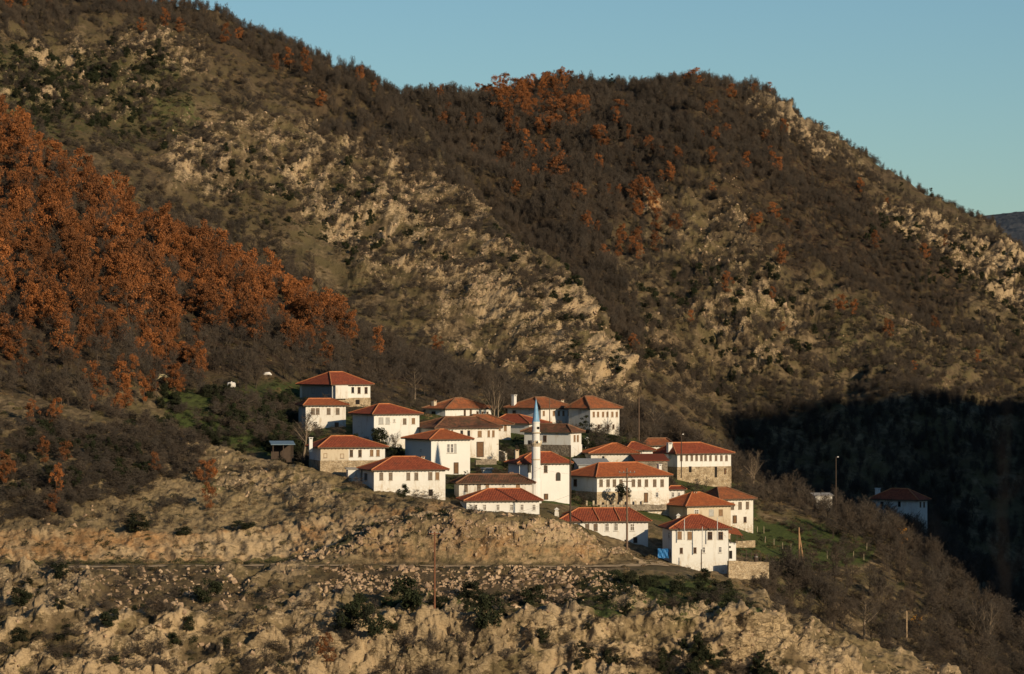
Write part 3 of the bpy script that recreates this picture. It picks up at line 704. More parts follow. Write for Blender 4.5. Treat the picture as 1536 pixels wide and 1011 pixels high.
H('pair_right', 'village_house', 'right end house of the back row with rusty hip roof and six narrow windows', 'house', 885.4, 929, 654, 612.3, 42, (877, 889, 594.5), pxl=853, roof='rust', wall='old', sag=.05, wav=.15,
  wins=row('F', [890.5, 897, 904.5, 911, 918.5, 925], 621.5, 3, 8, 'board')+row('F', [898, 912, 920], 640, 3, 7, 'bdark'), a='J', D=698)
H('mid', 'village_house', 'brown-roofed house behind the minaret, white above and rough stone below', 'house', 856, 872, 690, 648, 60, (851, 810, 636.5), pxl=786.4, axis='y', roof='brown', wall='white', stone=667.5, stonemat=1, sag=.1, wav=.2,
  wins=[('L', 817.5, 658, 5, 10, 'bdark'), ('L', 795, 664, 5, 7, 'hole'), ('F', 861.7, 657.5, 2.6, 10, 'board'), ('F', 866.5, 657.5, 2.6, 10, 'board')], a='J', D=672)
h = HS['mid']; h.part('corner_wall', W['white'], -.02, h.W+.09, -.09, -.052, -2.5, h.zat(667.5, h.y)+.02)
h = H('mosque', 'mosque', 'white mosque hall with red roof and arched window next to the minaret', 'mosque', 779, 854, 748, 695, 18, (799, 826, 678), pxl=762.5, roof='red', wall='mosque',
  wins=[('F', 818.5, 703.5, 5.5, 11, 'bdark'), ('F', 794, 702, 5, 13, 'ghole'), ('F', 819, 745, 6, 9, 'door')], chims=[(775, 674, 5.5, 19, 'cream', .75)], a='I')
# arched window
u0 = h.onF(834); u1 = h.onF(840.5); yv = h.y+h.t[1]*u0; zb = h.zat(721, yv); zt = h.zat(712, yv); rr = (u1-u0)/2; uc = (u0+u1)/2
pts = [(u0, zb), (u1, zb)]+[(uc+rr*math.cos(t), zt+rr*math.sin(t)) for t in np.linspace(0, math.pi, 9)]
mb = MB(); mb.v = [(x, -.02, z) for x, z in pts]; mb.f = [tuple(range(len(pts)))]; mb.uv = [(0, 0)]*len(pts)
wo = MB(); ring = [(u0, zb)]+[(uc+rr*math.cos(t), zt+rr*math.sin(t)) for t in np.linspace(math.pi, 0, 9)]+[(u1, zb), (u0, zb)]
wo = wo.tube([(x, -.03, z) for x, z in ring], .05, 5).build('window', WOOD, h.root); mb.build('pane', GLASS, wo)
H('long_front', 'village_house', 'long low house with sagging dark brown roof behind the red-roofed front house', 'house', 688.5, 798, 752, 724.5, 8, (704, 777, 711.5), depth=6, roof='brown', wall='old', sag=.1, wav=.22,
  wins=[('F', 699, 732.5, 5, 10), ('F', 718.5, 732.5, 5.5, 10), ('F', 731, 729, 5, 5, 'board'), ('F', 755, 729, 5, 5, 'white'), ('F', 777, 729, 6, 5, 'board')], chims=[(767, 708, 5, 6, 'cream', .6)], a='H', D=619)
H('front_mid', 'village_house', 'low white house with bright red roof and six windows at the knoll edge', 'house', 699.8, 809, 772, 751, 8, (732, 781, 733), depth=8.2, roof='red', wall='clean',
  wins=row('F', [713.5, 727, 747, 767.5, 783, 801], 761, 5.5, 9.5, 'white'), a='G', D=608)
H('big', 'village_house', 'widest white house, orange roof, nine upper windows and stone ground floor behind the crossarm pole', 'house', 895.5, 1003, 758, 715, 32, (898, 955, 694), pxl=851, roof='orange', wall='white', stone=738,
  wins=row('F', [901.5, 912, 921.5, 931.5, 950, 959, 969.5, 982, 993], 724.5, 5, 11, 'brown')+[('F', 909.5, 746, 7, 7, 'ghole'), ('F', 930, 746, 7, 14, 'holeS'), ('F', 949.5, 742.5, 7, 9, 'ghole'), ('F', 968.5, 746.5, 6, 15, 'doorS'), ('F', 985, 742, 5, 8, 'darkS'), ('L', 863, 724, 5, 11, 'bdark')], chims=[(989, 696, 5, 11, 'white', .5)], a='I')
h = HS['big']; xs_ = h.onF(945); h.part('white_lower_wall', W['old'], xs_, h.W+.02, -.075, -.052, -2.5, h.zat(738, h.y)-.002)
H('annex', 'annex', 'small white annex with low red roof at the right end of the widest house', 'annex', 1003.5, 1026.5, 757, 734, 10, (1006, 1022, 729), depth=4.5, roof='red', wall='white', over=.35,
  wins=[('F', 1009.5, 742, 4.5, 8, 'dark'), ('F', 1018.5, 742, 4.5, 8, 'dark')], a='I', D=648)
H('pyra', 'village_house', 'white house with low orange pyramid roof above the grey lean-to', 'house', 886.4, 954.8, 698, 680, 8, (918, 926, 665), depth=8, roof='orange', wall='old', wins=[('F', 905, 686.5, 3.5, 4.5, 'hole')], a='J', D=668)
H('redsmall', 'village_house', 'little red-roofed house tucked between the pyramid roof and the ten-windowed house', 'house', 941, 979, 692, 675, 10, (947, 952, 663), depth=6.5, roof='red', wall='white', wins=[('F', 970.5, 683, 5, 5, 'bdark')], a='J', D=676)
H('manywin', 'village_house', 'long red-roofed house at right back with ten small windows over a stone lower storey', 'house', 1016, 1096.5, 720, 680.5, 27, (1008, 1050, 664), pxl=984, roof='red', wall='white', stone=700.5,
  wins=row('F', [1030, 1037.6, 1044.8, 1052, 1058.2, 1065.6, 1074, 1082, 1089.6], 687, 3.6, 8.5, 'brown')+[('F', 1022, 687, 3.6, 8.5, 'brown'), ('F', 1035, 704, 4, 9, 'holeS'), ('F', 1073.5, 708, 3.5, 16, 'holeS'), ('F', 1087.5, 707, 3.5, 9, 'doorS')], chims=[(1004, 664, 6.5, 13, 'white', .35)], a='J')
H('behind', 'village_house', 'house whose brown tiled roof peeps out behind the ten-windowed house', 'house', 965, 1008, 680, 668, 12, (972, 1000, 657.5), depth=6, roof='rust', wall='white', a='J', D=695, wav=.15)
H('stoneleft', 'village_house', 'crumbling cream walled house with bright orange roof and a dark side wall', 'house', 1030.7, 1096, 788, 759, 27, (1038, 1050, 738.5), pxl=993, roof='orange', wall='cream',
  wins=[('F', 1044.5, 769, 7, 10, 'white'), ('F', 1067, 769, 7, 10, 'faded'), ('F', 1081, 769, 6, 10, 'board')], chims=[(1042, 737, 5, 4, 'cream', .5)], a='I', D=636)
H('brownright', 'village_house', 'white two-storey house with brown hip roof at the top of the green meadow', 'house', 1081, 1129.7, 793, 748.6, 24, (1076, 1090, 731), depth=7.5, roof='rust', wall='old', wav=.12,
  wins=[('F', 1098.5, 759, 5, 11, 'brown'), ('F', 1110, 758.5, 5, 11, 'brown'), ('F', 1121, 758, 4.5, 11, 'brown'), ('F', 1102, 779, 6, 12, 'door'), ('F', 1117.5, 779.5, 4.5, 9, 'bdark')], a='I', D=651)
H('longred', 'village_house', 'long two-storey white house with red roof and raised roof ribs behind the knoll', 'house', 839, 972, 826, 782, 5, (868, 944, 762), depth=8.5, roof='red', wall='white',
  wins=row('F', [850.5, 864, 881, 893.5], 791, 6, 10.5, 'brown')+[('F', 910.5, 791, 6.5, 12, 'white'), ('F', 924, 790.5, 6.5, 12, 'white'), ('F', 948.5, 791, 6.5, 11, 'white'), ('F', 909.5, 810, 7, 11, 'board'), ('F', 953, 810, 6, 9, 'ghole'), ('F', 938, 812, 2.5, 5, 'hole')], a='G', D=610, found=3)
h = HS['longred']
for px_ in (899, 930):
    u = h.onF(px_, 0); tb = MB().tube([(u, -.5, h.H+.12), (u-.6 if px_ < 910 else u-.5, h.D/2, h.rz+.08)], .11, 6); tb.build('roof_rib', CAP, h.roof)
H('front_right', 'village_house', 'tall white house with dark red pyramid roof beside the stone yard wall, lower right', 'house', 1008, 1092.4, 853, 793, 8, (1036, 1049, 772), depth=8.2, roof='red', wall='white',
  wins=[('F', 1019.5, 803, 6.5, 12, 'board'), ('F', 1034.5, 803.5, 6.5, 12, 'board'), ('F', 1065, 803.5, 7, 12, 'bdark'), ('F', 1081, 803.5, 7, 12, 'bdark'), ('F', 1022, 826, 4.5, 9, 'bdark'), ('F', 1042.5, 825.5, 4.5, 9, 'bdark'), ('F', 1055.7, 825, 5, 9.5, 'dark'), ('F', 1080.3, 824.5, 5, 9.5, 'dark'), ('L', 1004, 803, 3, 10, 'white')], a='F', D=600, found=4)
h = HS['front_right']
H('lean', 'annex', 'narrow white annex under a red canopy on the right side of the lower right house', 'annex', 1093.5, 1104, 842, 815, 8, None, depth=4, wall='clean', wins=[('F', 1095, 820.5, 2.5, 3, 'hole'), ('F', 1096, 832, 4.5, 12, 'hole')], a='F', D=603)
mb = MB(); hh = HS['lean']; z_ = hh.H
roof_slope(mb, ((-.2, -.8, z_+1.6), (2.1, -.8, z_+1.2), (2.1, 4, z_+2.1), (-.2, 4, z_+2.4)), 6, 4, 0, 1, 0)
hh.roof = mb.build('canopy', ROOF['orange'], hh.root)
for u in (.1, 1.1, 1.9): hh.part('post', WOODD, u, u+.1, -.6, -.5, z_, z_+1.3)
H('shade', 'village_house', 'lone house in the shadowed valley with brown roof and a tall white chimney', 'house', 1376, 1391, 792, 750, 55, (1362, 1338, 733), pxl=1308, axis='y', roof='red', wall='white', wav=.1,
  wins=[('L', 1323, 756, 4.5, 7, 'ghole'), ('L', 1349, 756, 4, 8, 'ghole'), ('F', 1380.5, 757, 2, 8, 'bdark'), ('F', 1386, 757, 2, 8, 'bdark')], chims=[(1316.5, 732, 6, 12, 'white', .95)], a='K', D=716, found=8)

# ------------------------------------------------------------------ minaret
x, y, z = HS['mosque'].x, HS['mosque'].y-2.2, HS['mosque'].z
mx_ = (804-CX)*K*y; zz = lambda py: (CY-py)*K*y-z
mr = empty('minaret', (mx_, y, z), 0, 'slender white minaret with a balcony and a pointed blue spire', 'minaret')
def ring(mb, prof, n=24):
    base = len(mb.v)
    for r_, h_ in prof:
        for j in range(n): t = 2*math.pi*j/n; mb.v.append((r_*math.cos(t), r_*math.sin(t), h_))
    for k in range(len(prof)-1):
        for j in range(n):
            q = base+k*n; mb.f.append((q+j, q+(j+1) % n, q+n+(j+1) % n, q+n+j)); mb.uv += [(0, 0)]*4
    mb.f.append(tuple(base+(len(prof)-1)*n+j for j in range(n))); mb.uv += [(0, 0)]*n
    return mb
px_m = K*y
r_ = 5.6*px_m; rb_ = 6.6*px_m
ring(MB(), [(rb_*1.25, -3), (rb_*1.25, zz(722)), (rb_, zz(717)), (rb_*.98, zz(669)), (rb_*.98, zz(668.5))], 16).build('shaft', W['mosque'], mr)
ring(MB(), [(rb_*.98, zz(670)), (rb_*1.15, zz(667.5)), (rb_*1.4, zz(665)), (rb_*1.42, zz(664)), (rb_*1.42, zz(660.5)), (rb_*1.3, zz(660.5)), (rb_*1.3, zz(664))], 16).build('balcony', W['cream'], mr)
ring(MB(), [(r_, zz(664)), (r_, zz(635)), (r_*1.08, zz(634)), (r_*1.08, zz(632.5))], 16).build('upper_shaft', W['mosque'], mr)
ring(MB(), [(r_*1.05, zz(632.4)), (r_*.92, zz(630)), (r_*.5, zz(612)), (r_*.12, zz(600))], 16).build('spire', BLUE, mr)
for py_, nm_ in ((722.5, 'stone_band'), (690, 'stone_band'), (650, 'stone_band')): ring(MB(), [(rb_*1.02, zz(py_)), (rb_*1.1, zz(py_-.5)), (rb_*1.1, zz(py_-1.4)), (rb_*1.02, zz(py_-1.9))], 16).build(nm_, W['cream'], mr)
for q_ in (-1, 1):
    sp_ = MB().tube([(q_*.35, -rb_*1.3, zz(662)), (q_*.5, -rb_*1.3-.45, zz(662))], [.06, .2], 8).build('loudspeaker', METAL, mr)
MB().tube([(0, 0, zz(600.2)), (0, 0, zz(597))], [.05, .03], 6).build('finial', METAL, mr)
MB().box(.15, .55, -r_-.03, -r_+.2, zz(643.5), zz(640)).build('window', HOLE, mr)

# ------------------------------------------------------------------ poles
def pole(px, top, base, wpx, label, arms=(), lamp=False, a='D', D=None, mat=None, brace=None, name='utility_pole', cat='utility pole', lean=0, group=None):
    if D is None: x, y, z = cast(px, base, a)
    else: x, y, z = (px-CX)*K*D, D, (CY-base)*K*D
    x = (px-CX)*K*y; h_ = (base-top)*K*y; r_ = wpx*K*y/2
    o = empty(name, (x, y, z), 0, label, cat, group)
    MB().tube([(0, 0, -1.5), (lean*.5, 0, h_*.5), (lean, 0, h_)], [r_*1.15, r_, r_*.8], 8).build('shaft', mat or WOODP, o)
    for py, hw in arms:
        zc = h_-(py-top)*K*y
        am = MB().box(lean-hw, lean+hw, -r_-.14, -r_-.01, zc-.06, zc+.06).build('crossarm', mat or WOODP, o)
        for q in (-1, -.45, .45, 1):
            MB().tube([(lean+q*(hw-.1), -r_-.07, zc+.06), (lean+q*(hw-.1), -r_-.07, zc+.28)], [.06, .04], 6).build('insulator', W['grey'], am)
    if lamp:
        MB().tube([(0, 0, h_-.3), (.2, -.5, h_), (.25, -.9, h_)], .03, 5).build('bracket', METAL, o)
        MB().box(.13, .37, -1.35, -.85, h_-.08, h_+.07).build('lamp_head', WHITEP, o)
    if brace:
        MB().tube([(brace, 0, -.5), (lean*.85, 0, h_*.85)], [r_, r_*.8], 8).build('brace', mat or WOODP, o)
    return o
P1 = pole(855.5, 668, 801, 2.6, 'tall dark wooden pole rising behind the knoll right of the mosque', a='F', D=598, mat=WOODD)
P2 = pole(940.5, 702, 834, 3, 'brown utility pole with two crossarms in front of the long red-roofed house', arms=[(709, 1.25), (722, .8)], a='F', D=601)
P3 = pole(652, 806, 921, 2.6, 'rusty brown utility pole with one crossarm among the boulders below the track', arms=[(808.5, .8)], a='B', mat=flat('rusty pole', (.20, .09, .05)))
pole(958.5, 596, 668, 1.5, 'thin brown pole behind the roofs below the bare trees', a='J', D=694)
pole(1022, 651, 704, 1.5, 'street lamp on a slim pole before the ten-windowed house', lamp=True, a='I', D=668, mat=WOODD, name='street_lamp', cat='street lamp')
pole(1052, 824, 858, 1.6, 'short dark post against the white wall of the lower right house', a='E', D=596, mat=WOODD, arms=())
pole(1199, 791, 842, 2.4, 'leaning braced pole standing in the green meadow', a='H', D=640, lean=-.05, brace=.75, mat=flat('pale pole wood', (.36, .22, .12)))
pole(1360, 916, 984, 2.6, 'pale bare pole in the brown thicket at the lower right', a='G', D=606, mat=flat('pale grey wood', (.36, .26, .16)))
pole(1254, 685, 747, 1.5, 'slim lamp post standing against the dark shadowed valley', lamp=True, a='I', D=690, mat=WOODD, name='street_lamp', cat='street lamp')
pole(824.5, 597, 640, 1.5, 'thin pole against the white back-row house with the tall chimney', a='J', D=692)
for px_, tp, bs_ in ((1026.5, 778, 795), (1053.5, 790, 812), (1076, 776, 795)):
    pole(px_, tp, bs_, 1.3, 'thin iron pipe standing at the eave of the lower right house', a='F', D=598.6, mat=METAL, name='iron_pipe', cat='pipe', group='iron pipes at the eave of the lower right house')
# wires
def wire(o1, z1, o2, z2, label, dx=0, group=None):
    a = Vector(o1.location)+Vector((dx, -.2, z1)); b = Vector(o2.location)+Vector((dx, -.2, z2)); pts = []
    for i in range(15):
        p = a.lerp(b, i/14); p.z -= 1.0*math.sin(math.pi*i/14); pts.append(tuple(p))
    o = MB().tube(pts, .012, 4).build('power_line', WOODD); tag(o, label, 'cable', group)
k2 = K*601
wire(P3, (921-808)*K*P3.location.y, P2, 124*k2, 'thin cable from the rusty pole up to the crossarm pole', -.7)
wire(P1, 130*K*598, P2, 124*k2, 'thin cable between the dark pole and the crossarm pole', .4)

wire(P2, 124*k2, HS['stoneleft'].root, 26*K*636, 'thin cable from the crossarm pole to the crumbling cream house')
wire(P2, 124*k2, HS['mosque'].root, 52*K*645, 'thin cable from the crossarm pole to the mosque hall')
wire(P1, 130*K*598, HS['front_mid'].root, 20*K*608, 'thin cable from the dark pole to the red roof at the knoll edge')
# ------------------------------------------------------------------ small things
def stone_wall(name, pa, pb, label, t=.45, mat=None, depthz=2.5, cat='wall'):
    """pa, pb = (px, top, D)"""
    A, B = Vector(up(pa[0], pa[1], pa[2])), Vector(up(pb[0], pb[1], pb[2])); L_ = (B-A).length; ang = math.atan2(B.y-A.y, B.x-A.x)
    n_ = max(4, int(L_/.8)); mb = MB()
    for i in range(n_):
        x0, x1 = L_*i/n_, L_*(i+1)/n_-.003; zt_ = (B.z-A.z)*(i+.5)/n_+random.uniform(-.06, .06); mb.box(x0, x1, random.uniform(0, .05), t, -depthz, zt_)
    o = mb.build(name, mat or STONE); o.location = A; o.rotation_euler = (0, 0, ang); tag(o, label, cat); return o
stone_wall('yard_wall', (1093, 841, 598), (1153.5, 843, 601), 'rough stone yard wall at the right foot of the lower right house', depthz=3)
stone_wall('garden_wall', (1104, 812, 612), (1133, 811, 613), 'short broken stone wall above the cluttered yard', depthz=1)
stone_wall('terrace_wall', (884, 757, 632), (1000, 757, 640), 'low stone terrace wall with posts in front of the big orange-roofed house', depthz=1.2, mat=STONED)
stone_wall('garden_wall', (868, 667, 684), (912, 660, 690), 'old brown stone wall below the right end house of the back row', depthz=2.2, mat=STONED)
stone_wall('white_wall', (870, 672, 682), (898, 670, 684), 'low white wall joining the back row houses', depthz=2.5, mat=W['white'])
stone_wall('garden_wall', (745, 674, 668), (757, 680, 666), 'stub of rubble wall beside the carriage-door house', depthz=2, mat=W['old'])
stone_wall('garden_wall', (714, 690, 648), (745, 688, 650), 'low stone wall in the grass under the carriage-door house', depthz=.8, mat=STONED)
for i in range(9):
    px_ = 880+i*10.5; D_ = 631+i*.9; x, y, z = up(px_, 758, D_)
    o = MB().box(-.15, .15, -.15, .15, -.4, .75).build('gate_post' if False else 'stone_post', W['cream']); o.location = (x, y, z); tag(o, 'short pale stone post on the terrace wall of the big house', 'post', 'stone posts along the terrace wall')
# grey lean-to between the back houses
def shed(name, label, px0, px1, top, base, D_, depth, wall, roofm, drop=.5, cat='shed'):
    x, y, z = up(px0, base, D_); w_ = (px1-px0)*K*D_; h_ = (base-top)*K*D_
    o = empty(name, (x, y, z), R(8), label, cat)
    if name == 'open_shed':
        for qx in (0, w_/2, w_-.15):
            for qy in (0, depth-.15): MB().box(qx, qx+.15, qy, qy+.15, -2, h_-drop).build('post', wall, o)
        MB().box(.16, w_-.16, depth-.1, depth-.02, -1, h_-drop-.3).build('back_wall', wall, o)
    else: MB().box(0, w_, 0, depth, -2, h_-drop).build('wall', wall, o)
    mb = MB(); mb.quad((-.3, -.3, h_-drop+.02), (w_+.3, -.3, h_-drop+.02), (w_+.3, depth+.3, h_), (-.3, depth+.3, h_))
    mb.quad((-.3, -.3, h_-drop-.08), (-.3, depth+.3, h_-.1), (w_+.3, depth+.3, h_-.1), (w_+.3, -.3, h_-drop-.08))
    mb.quad((-.3, -.3, h_-drop-.08), (w_+.3, -.3, h_-drop-.08), (w_+.3, -.3, h_-drop+.02), (-.3, -.3, h_-drop+.02))
    mb.build('roof', roofm, o)
    return o
GREYR = flat('grey corrugated sheet', (.33, .34, .33), .6, .3)
shed('lean_to', 'grey sheet roofed lean-to in front of the orange pyramid roof', 868, 915, 689, 712, 655, 5, W['grey'], GREYR, .9)
shed('garden_shed', 'tiny white shed in the garden behind the long brown roof', 725, 738, 702, 716, 636, 2, W['white'], CONC, .15)
shed('open_shed', 'open log shelter with a blue-grey sheet roof beside the bare tree', 409, 440, 662, 690, 643, 3.5, WOODD, flat('blue grey sheet', (.17, .25, .32), .5, .3), .5)
shed('lean_to', 'low red-tiled lean-to left of the ten-windowed house', 955, 1002, 682, 702, 664, 5, STONED, ROOF['red'], 1.)
shed('garden_shed', 'small flat pale shed at the left foot of the long ridge house', 522, 541, 702, 720, 622, 3, W['white'], CONC, .15)
shed('greenhouse', 'half buried white shelter at the edge of the shadowed valley', 1223, 1249, 740, 750, 700, 3, W['white'], W['grey'], .4)
# beehive chimney things in the yards
def stack(px, top, base, D_, label):
    x, y, z = up(px, base, D_); h_ = (base-top)*K*D_
    o = empty('garden_chimney', (x, y, z), 0, label, 'chimney')
    MB().box(-.33, .33, -.33, .33, -1, h_-.7).build('flue', W['white'], o)
    MB().box(-.26, .26, -.26, .26, h_-.697, h_-.35).build('vent', W['old'], o)
    mb = MB(); q = .42; t_ = (0, 0, h_); c = [(-q, -q, h_-.347), (q, -q, h_-.347), (q, q, h_-.347), (-q, q, h_-.347)]
    for i in range(4): mb.quad(c[i], c[(i+1) % 4], t_, t_)
    mb.build('cap', W['white'], o)
stack(835, 761, 776, 613, 'small white chimney with pointed cap left of the long red-roofed house')
stack(1017.5, 770, 784, 625, 'white chimney stack with red cap behind the lower right roof, left one')
stack(880.5, 655, 668, 680, 'small cream chimney on the wall below the right end back-row house')
# blue tarpaulin over a bin
x, y, z = up(995, 837, 601)
tb = MB(); n_ = 8
for i in range(n_):
    for j in range(n_):
        f_ = lambda i, j: ((i/n_-.5)*1.7+.04*math.sin(j*2.1), -.2-.10*math.sin(i*1.9+j)-.12*(n_-j)/n_, 1.45*j/n_+.05*math.sin(i*1.3))
        tb.quad(f_(i, j), f_(i+1, j), f_(i+1, j+1), f_(i, j+1))
tb.quad((-.85, -.3, 1.4), (.85, -.3, 1.4), (.85, 1., 1.4), (-.85, 1., 1.4)); tb.quad((.85, -.3, 0), (.85, 1., 0), (.85, 1., 1.4), (.85, -.3, 1.4)); tb.quad((-.85, 1., 0), (-.85, -.3, 0), (-.85, -.3, 1.4), (-.85, 1., 1.4))
o = tb.build('tarpaulin', TARP); o.location = (x, y, z); tag(o, 'crumpled blue tarpaulin at the left side of the lower right house', 'tarpaulin')
# white tank and white bundle on the upper terrace
x, y, z = cast(347, 584, 'J')
o = empty('water_tank', (x, y, z+.35), 0, 'white rounded water tank on the terrace of the dark hedge', 'water tank')
MB().tube([(-.75, 0, .1), (-.6, 0, .1), (.6, 0, .1), (.75, 0, .1)], [.3, .5, .5, .3], 14).build('body', WHITEP, o, True)
MB().tube([(0, 0, .55), (0, 0, .72)], .14, 10).build('lid', WHITEP, o); MB().box(-.5, .5, -.3, .3, -1.2, -.35).build('stand', WOODD, o)
x, y, z = cast(400, 566, 'J'); o = MB().tube([(-.8, 0, .1), (-.3, 0, .3), (.5, 0, .35), (.9, 0, .1)], [.1, .3, .3, .1], 8).build('white_sack', WHITEP, None, True); o.location = (x, y, z); tag(o, 'small white sack lying on the slope above the terrace', 'sack')
# arched brushwood shelter
x, y, z = cast(243, 588, 'J')
o = empty('brush_shelter', (x, y, z), R(20), 'ragged arched shelter of pale straw at the foot of the autumn wood', 'shelter')
STRAW = flat('straw', (.42, .36, .22), .95)
sh = MB()
for q in range(70):
    t0 = random.uniform(.15, 2.9); dy_ = random.uniform(-.5, 2.2); r0 = random.uniform(1.25, 1.5)
    pts = [(r0*1.1*math.cos(t0+d), dy_, r0*1.65*math.sin(t0+d)+random.uniform(-.05, .05)) for d in (0, .25, .5) if t0+d < 3.1]
    if len(pts) > 1: sh.tube(pts, random.uniform(.04, .1), 4)
sh.build('thatch', STRAW, o)
MB().tube([(1.4, 0, -.4), (1.25, 0, 1.3), (.5, 0, 2.3), (0, 0, 2.5), (-.5, 0, 2.3), (-1.25, 0, 1.3), (-1.4, 0, -.4)], .07, 6).build('hoop', WOODD, o)
# firewood: each log a thing
for i in range(34):
    px_ = random.uniform(424, 452); D_ = 636+random.uniform(-1, 1); x, y, z = cast(px_, 688, 'H'); lx = random.uniform(.5, .9)
    hgt = random.uniform(.1, 1.0)
    mb = MB().tube([(-lx/2, 0, 0), (lx/2, random.uniform(-.2, .2), random.uniform(-.15, .2))], random.uniform(.07, .13), 7)
    o = mb.build('firewood_log', flat('cut log', (.50, .38, .22)) if i == 0 else bpy.data.materials['cut log']); o.location = ((px_-CX)*K*y, y-random.uniform(0, .8), z+hgt); o.rotation_euler = (0, 0, random.uniform(0, 3.1))
    tag(o, 'pale cut log in the firewood heap beside the bare tree', 'log', 'logs in the firewood heap')
# fence posts in the meadow
POST = flat('weathered post', (.38, .31, .22))
for i, (px_, py_) in enumerate([(1122, 800), (1129, 798), (1136, 799), (1146, 800), (1147.5, 815), (1161, 818), (1174, 824), (1186, 828), (1217, 841), (1241, 838), (1254, 842), (1266, 843), (1280, 838), (1296, 842), (1120, 843), (1300, 826)]):
    x, y, z = cast(px_, py_, 'G'); hh_ = random.uniform(.9, 1.5)
    o = MB().tube([(0, 0, -.4), (random.uniform(-.06, .06), 0, hh_)], .045, 5).build('fence_post', POST); o.location = ((px_-CX)*K*y, y, z)
    tag(o, 'weathered wooden fence post in the green meadow', 'fence post', 'fence posts around the green meadow')
# junk in the yard: timber frames and barrels
x, y, z = up(1112, 842, 606)
o = empty('yard_rack', (x, y, z), 0, 'dark timber rack cluttering the walled yard right of the lower right house', 'rack')
for i in range(5): MB().box(i*.75, i*.75+.1, 0, .1, -.6, random.uniform(1.2, 2.0)).build('post', WOODD, o)
for zq in (.5, 1.1): MB().box(0, 3.2, .11, .18, zq, zq+.09).build('rail', WOODD, o)
x, y, z = up(1134, 842, 606)
o = empty('barrel', (x, y, z), 0, 'dark barrel inside the stone yard wall', 'barrel')
ring(MB(), [(.3, -.5), (.34, .2), (.34, .7), (.3, 1.1)], 14).build('body', WOODD, o); ring(MB(), [(.345, .68), (.35, .7), (.345, .74)], 14).build('hoop', METAL, o)

# ------------------------------------------------------------------ dirt track
def track(name, pts, label, wpx=None, a='C', width=3.4, endw=0):
    """ribbon lying on the land through (px, D)"""
    P = [(np.interp(t, range(len(pts)), [p[0] for p in pts]), np.interp(t, range(len(pts)), [p[1] for p in pts])) for t in np.linspace(0, len(pts)-1, 260)]
    C = [Vector(((px-CX)*K*D_, D_, 0)) for px, D_ in P]; V_, F_ = [], []
    for i, c in enumerate(C):
        d = (C[min(i+1, len(C)-1)]-C[max(i-1, 0)]).normalized(); n_ = Vector((-d.y, d.x, 0)); wd = (width+endw*max(0, (i/259-.86)/.14))*(1+.18*math.sin(i*.31)+.1*math.sin(i*.83))
        for k in range(5):
            q = c+n_*(k/4-.5)*wd; V_.append((q.x, q.y, gz(q.x, q.y)+.10-(.05 if k in (1, 3) else 0)))
    for i in range(len(C)-1):
        for k in range(4): j = i*5+k; F_.append((j, j+1, j+6, j+5))
    me = mesh_np(name, np.array(V_), np.array(F_), TRK); return tag(link(name, me), label, 'track', kind='structure')
TRK, nt_, bs_ = newmat('dusty track', .95); b_ = NB(nt_); tc_ = b_.n('ShaderNodeNewGeometry').outputs['Position']
b_.l(b_.mix(b_.ramp(b_.noise(tc_, .7, 6, .65), .35, .7), (.50, .37, .22), (.34, .25, .15)), bs_.inputs['Base Color']); b_.bump(b_.noise(tc_, 3, 4), .1, .5, bs_)
track('dirt_track', [(-150, 572.5), (0, 573), (200, 573), (400, 573.2), (600, 573), (800, 573), (880, 574), (940, 577), (980, 581.5), (992, 588)], 'pale dirt track running level across the slope to the village', endw=5)
track('dirt_track', [(420, 576), (445, 586), (500, 591), (560, 592.5), (620, 594), (690, 596)], 'side track climbing behind the knoll', width=2.6)
# ------------------------------------------------------------------ vegetation and rock shapes
def leafmat(name, cols, rough=.8, hue=1.0):
    m, nt, bs = newmat(name, rough); b = NB(nt)
    oi = b.n('ShaderNodeObjectInfo').outputs['Random']; tc = b.n('ShaderNodeNewGeometry').outputs['Position']
    c = b.mix(b.ramp(b.noise(tc, 1.1, 4, .6), .35, .68), cols[0], cols[1])
    c = b.mix(b.math('MULTIPLY', oi, .75), c, cols[2])
    c = b.mix(b.math('MULTIPLY', b.ramp(b.noise(tc, .055, 3), .44, .62), .55), c, tuple(x*.55 for x in cols[2]))
    b.l(c, bs.inputs['Base Color']); return m
M_RUST = leafmat('rust oak leaves', ((.23, .085, .028), (.39, .145, .045), (.13, .060, .028)))
M_YEL = leafmat('yellow leaves', ((.60, .32, .04), (.72, .42, .06), (.50, .22, .04)))
M_GRN = leafmat('dark evergreen leaves', ((.015, .022, .010), (.036, .044, .018), (.028, .030, .016)))
M_OLV = leafmat('olive herbs', ((.085, .076, .032), (.16, .135, .062), (.10, .072, .036)))
M_DRY = leafmat('dry brown herbs', ((.20, .135, .07), (.30, .22, .12), (.12, .085, .045)))
M_BARK = leafmat('grey bark', ((.065, .050, .038), (.115, .09, .066), (.055, .042, .034)))
M_TWIG = leafmat('bare twigs', ((.056, .042, .031), (.112, .084, .058), (.078, .070, .060)))
M_PALE = leafmat('pale bark', ((.24, .185, .13), (.36, .28, .20), (.20, .155, .11)))
M_ROCK = leafmat('broken rock', ((.24, .17, .105), (.54, .41, .27), (.38, .26, .17)))

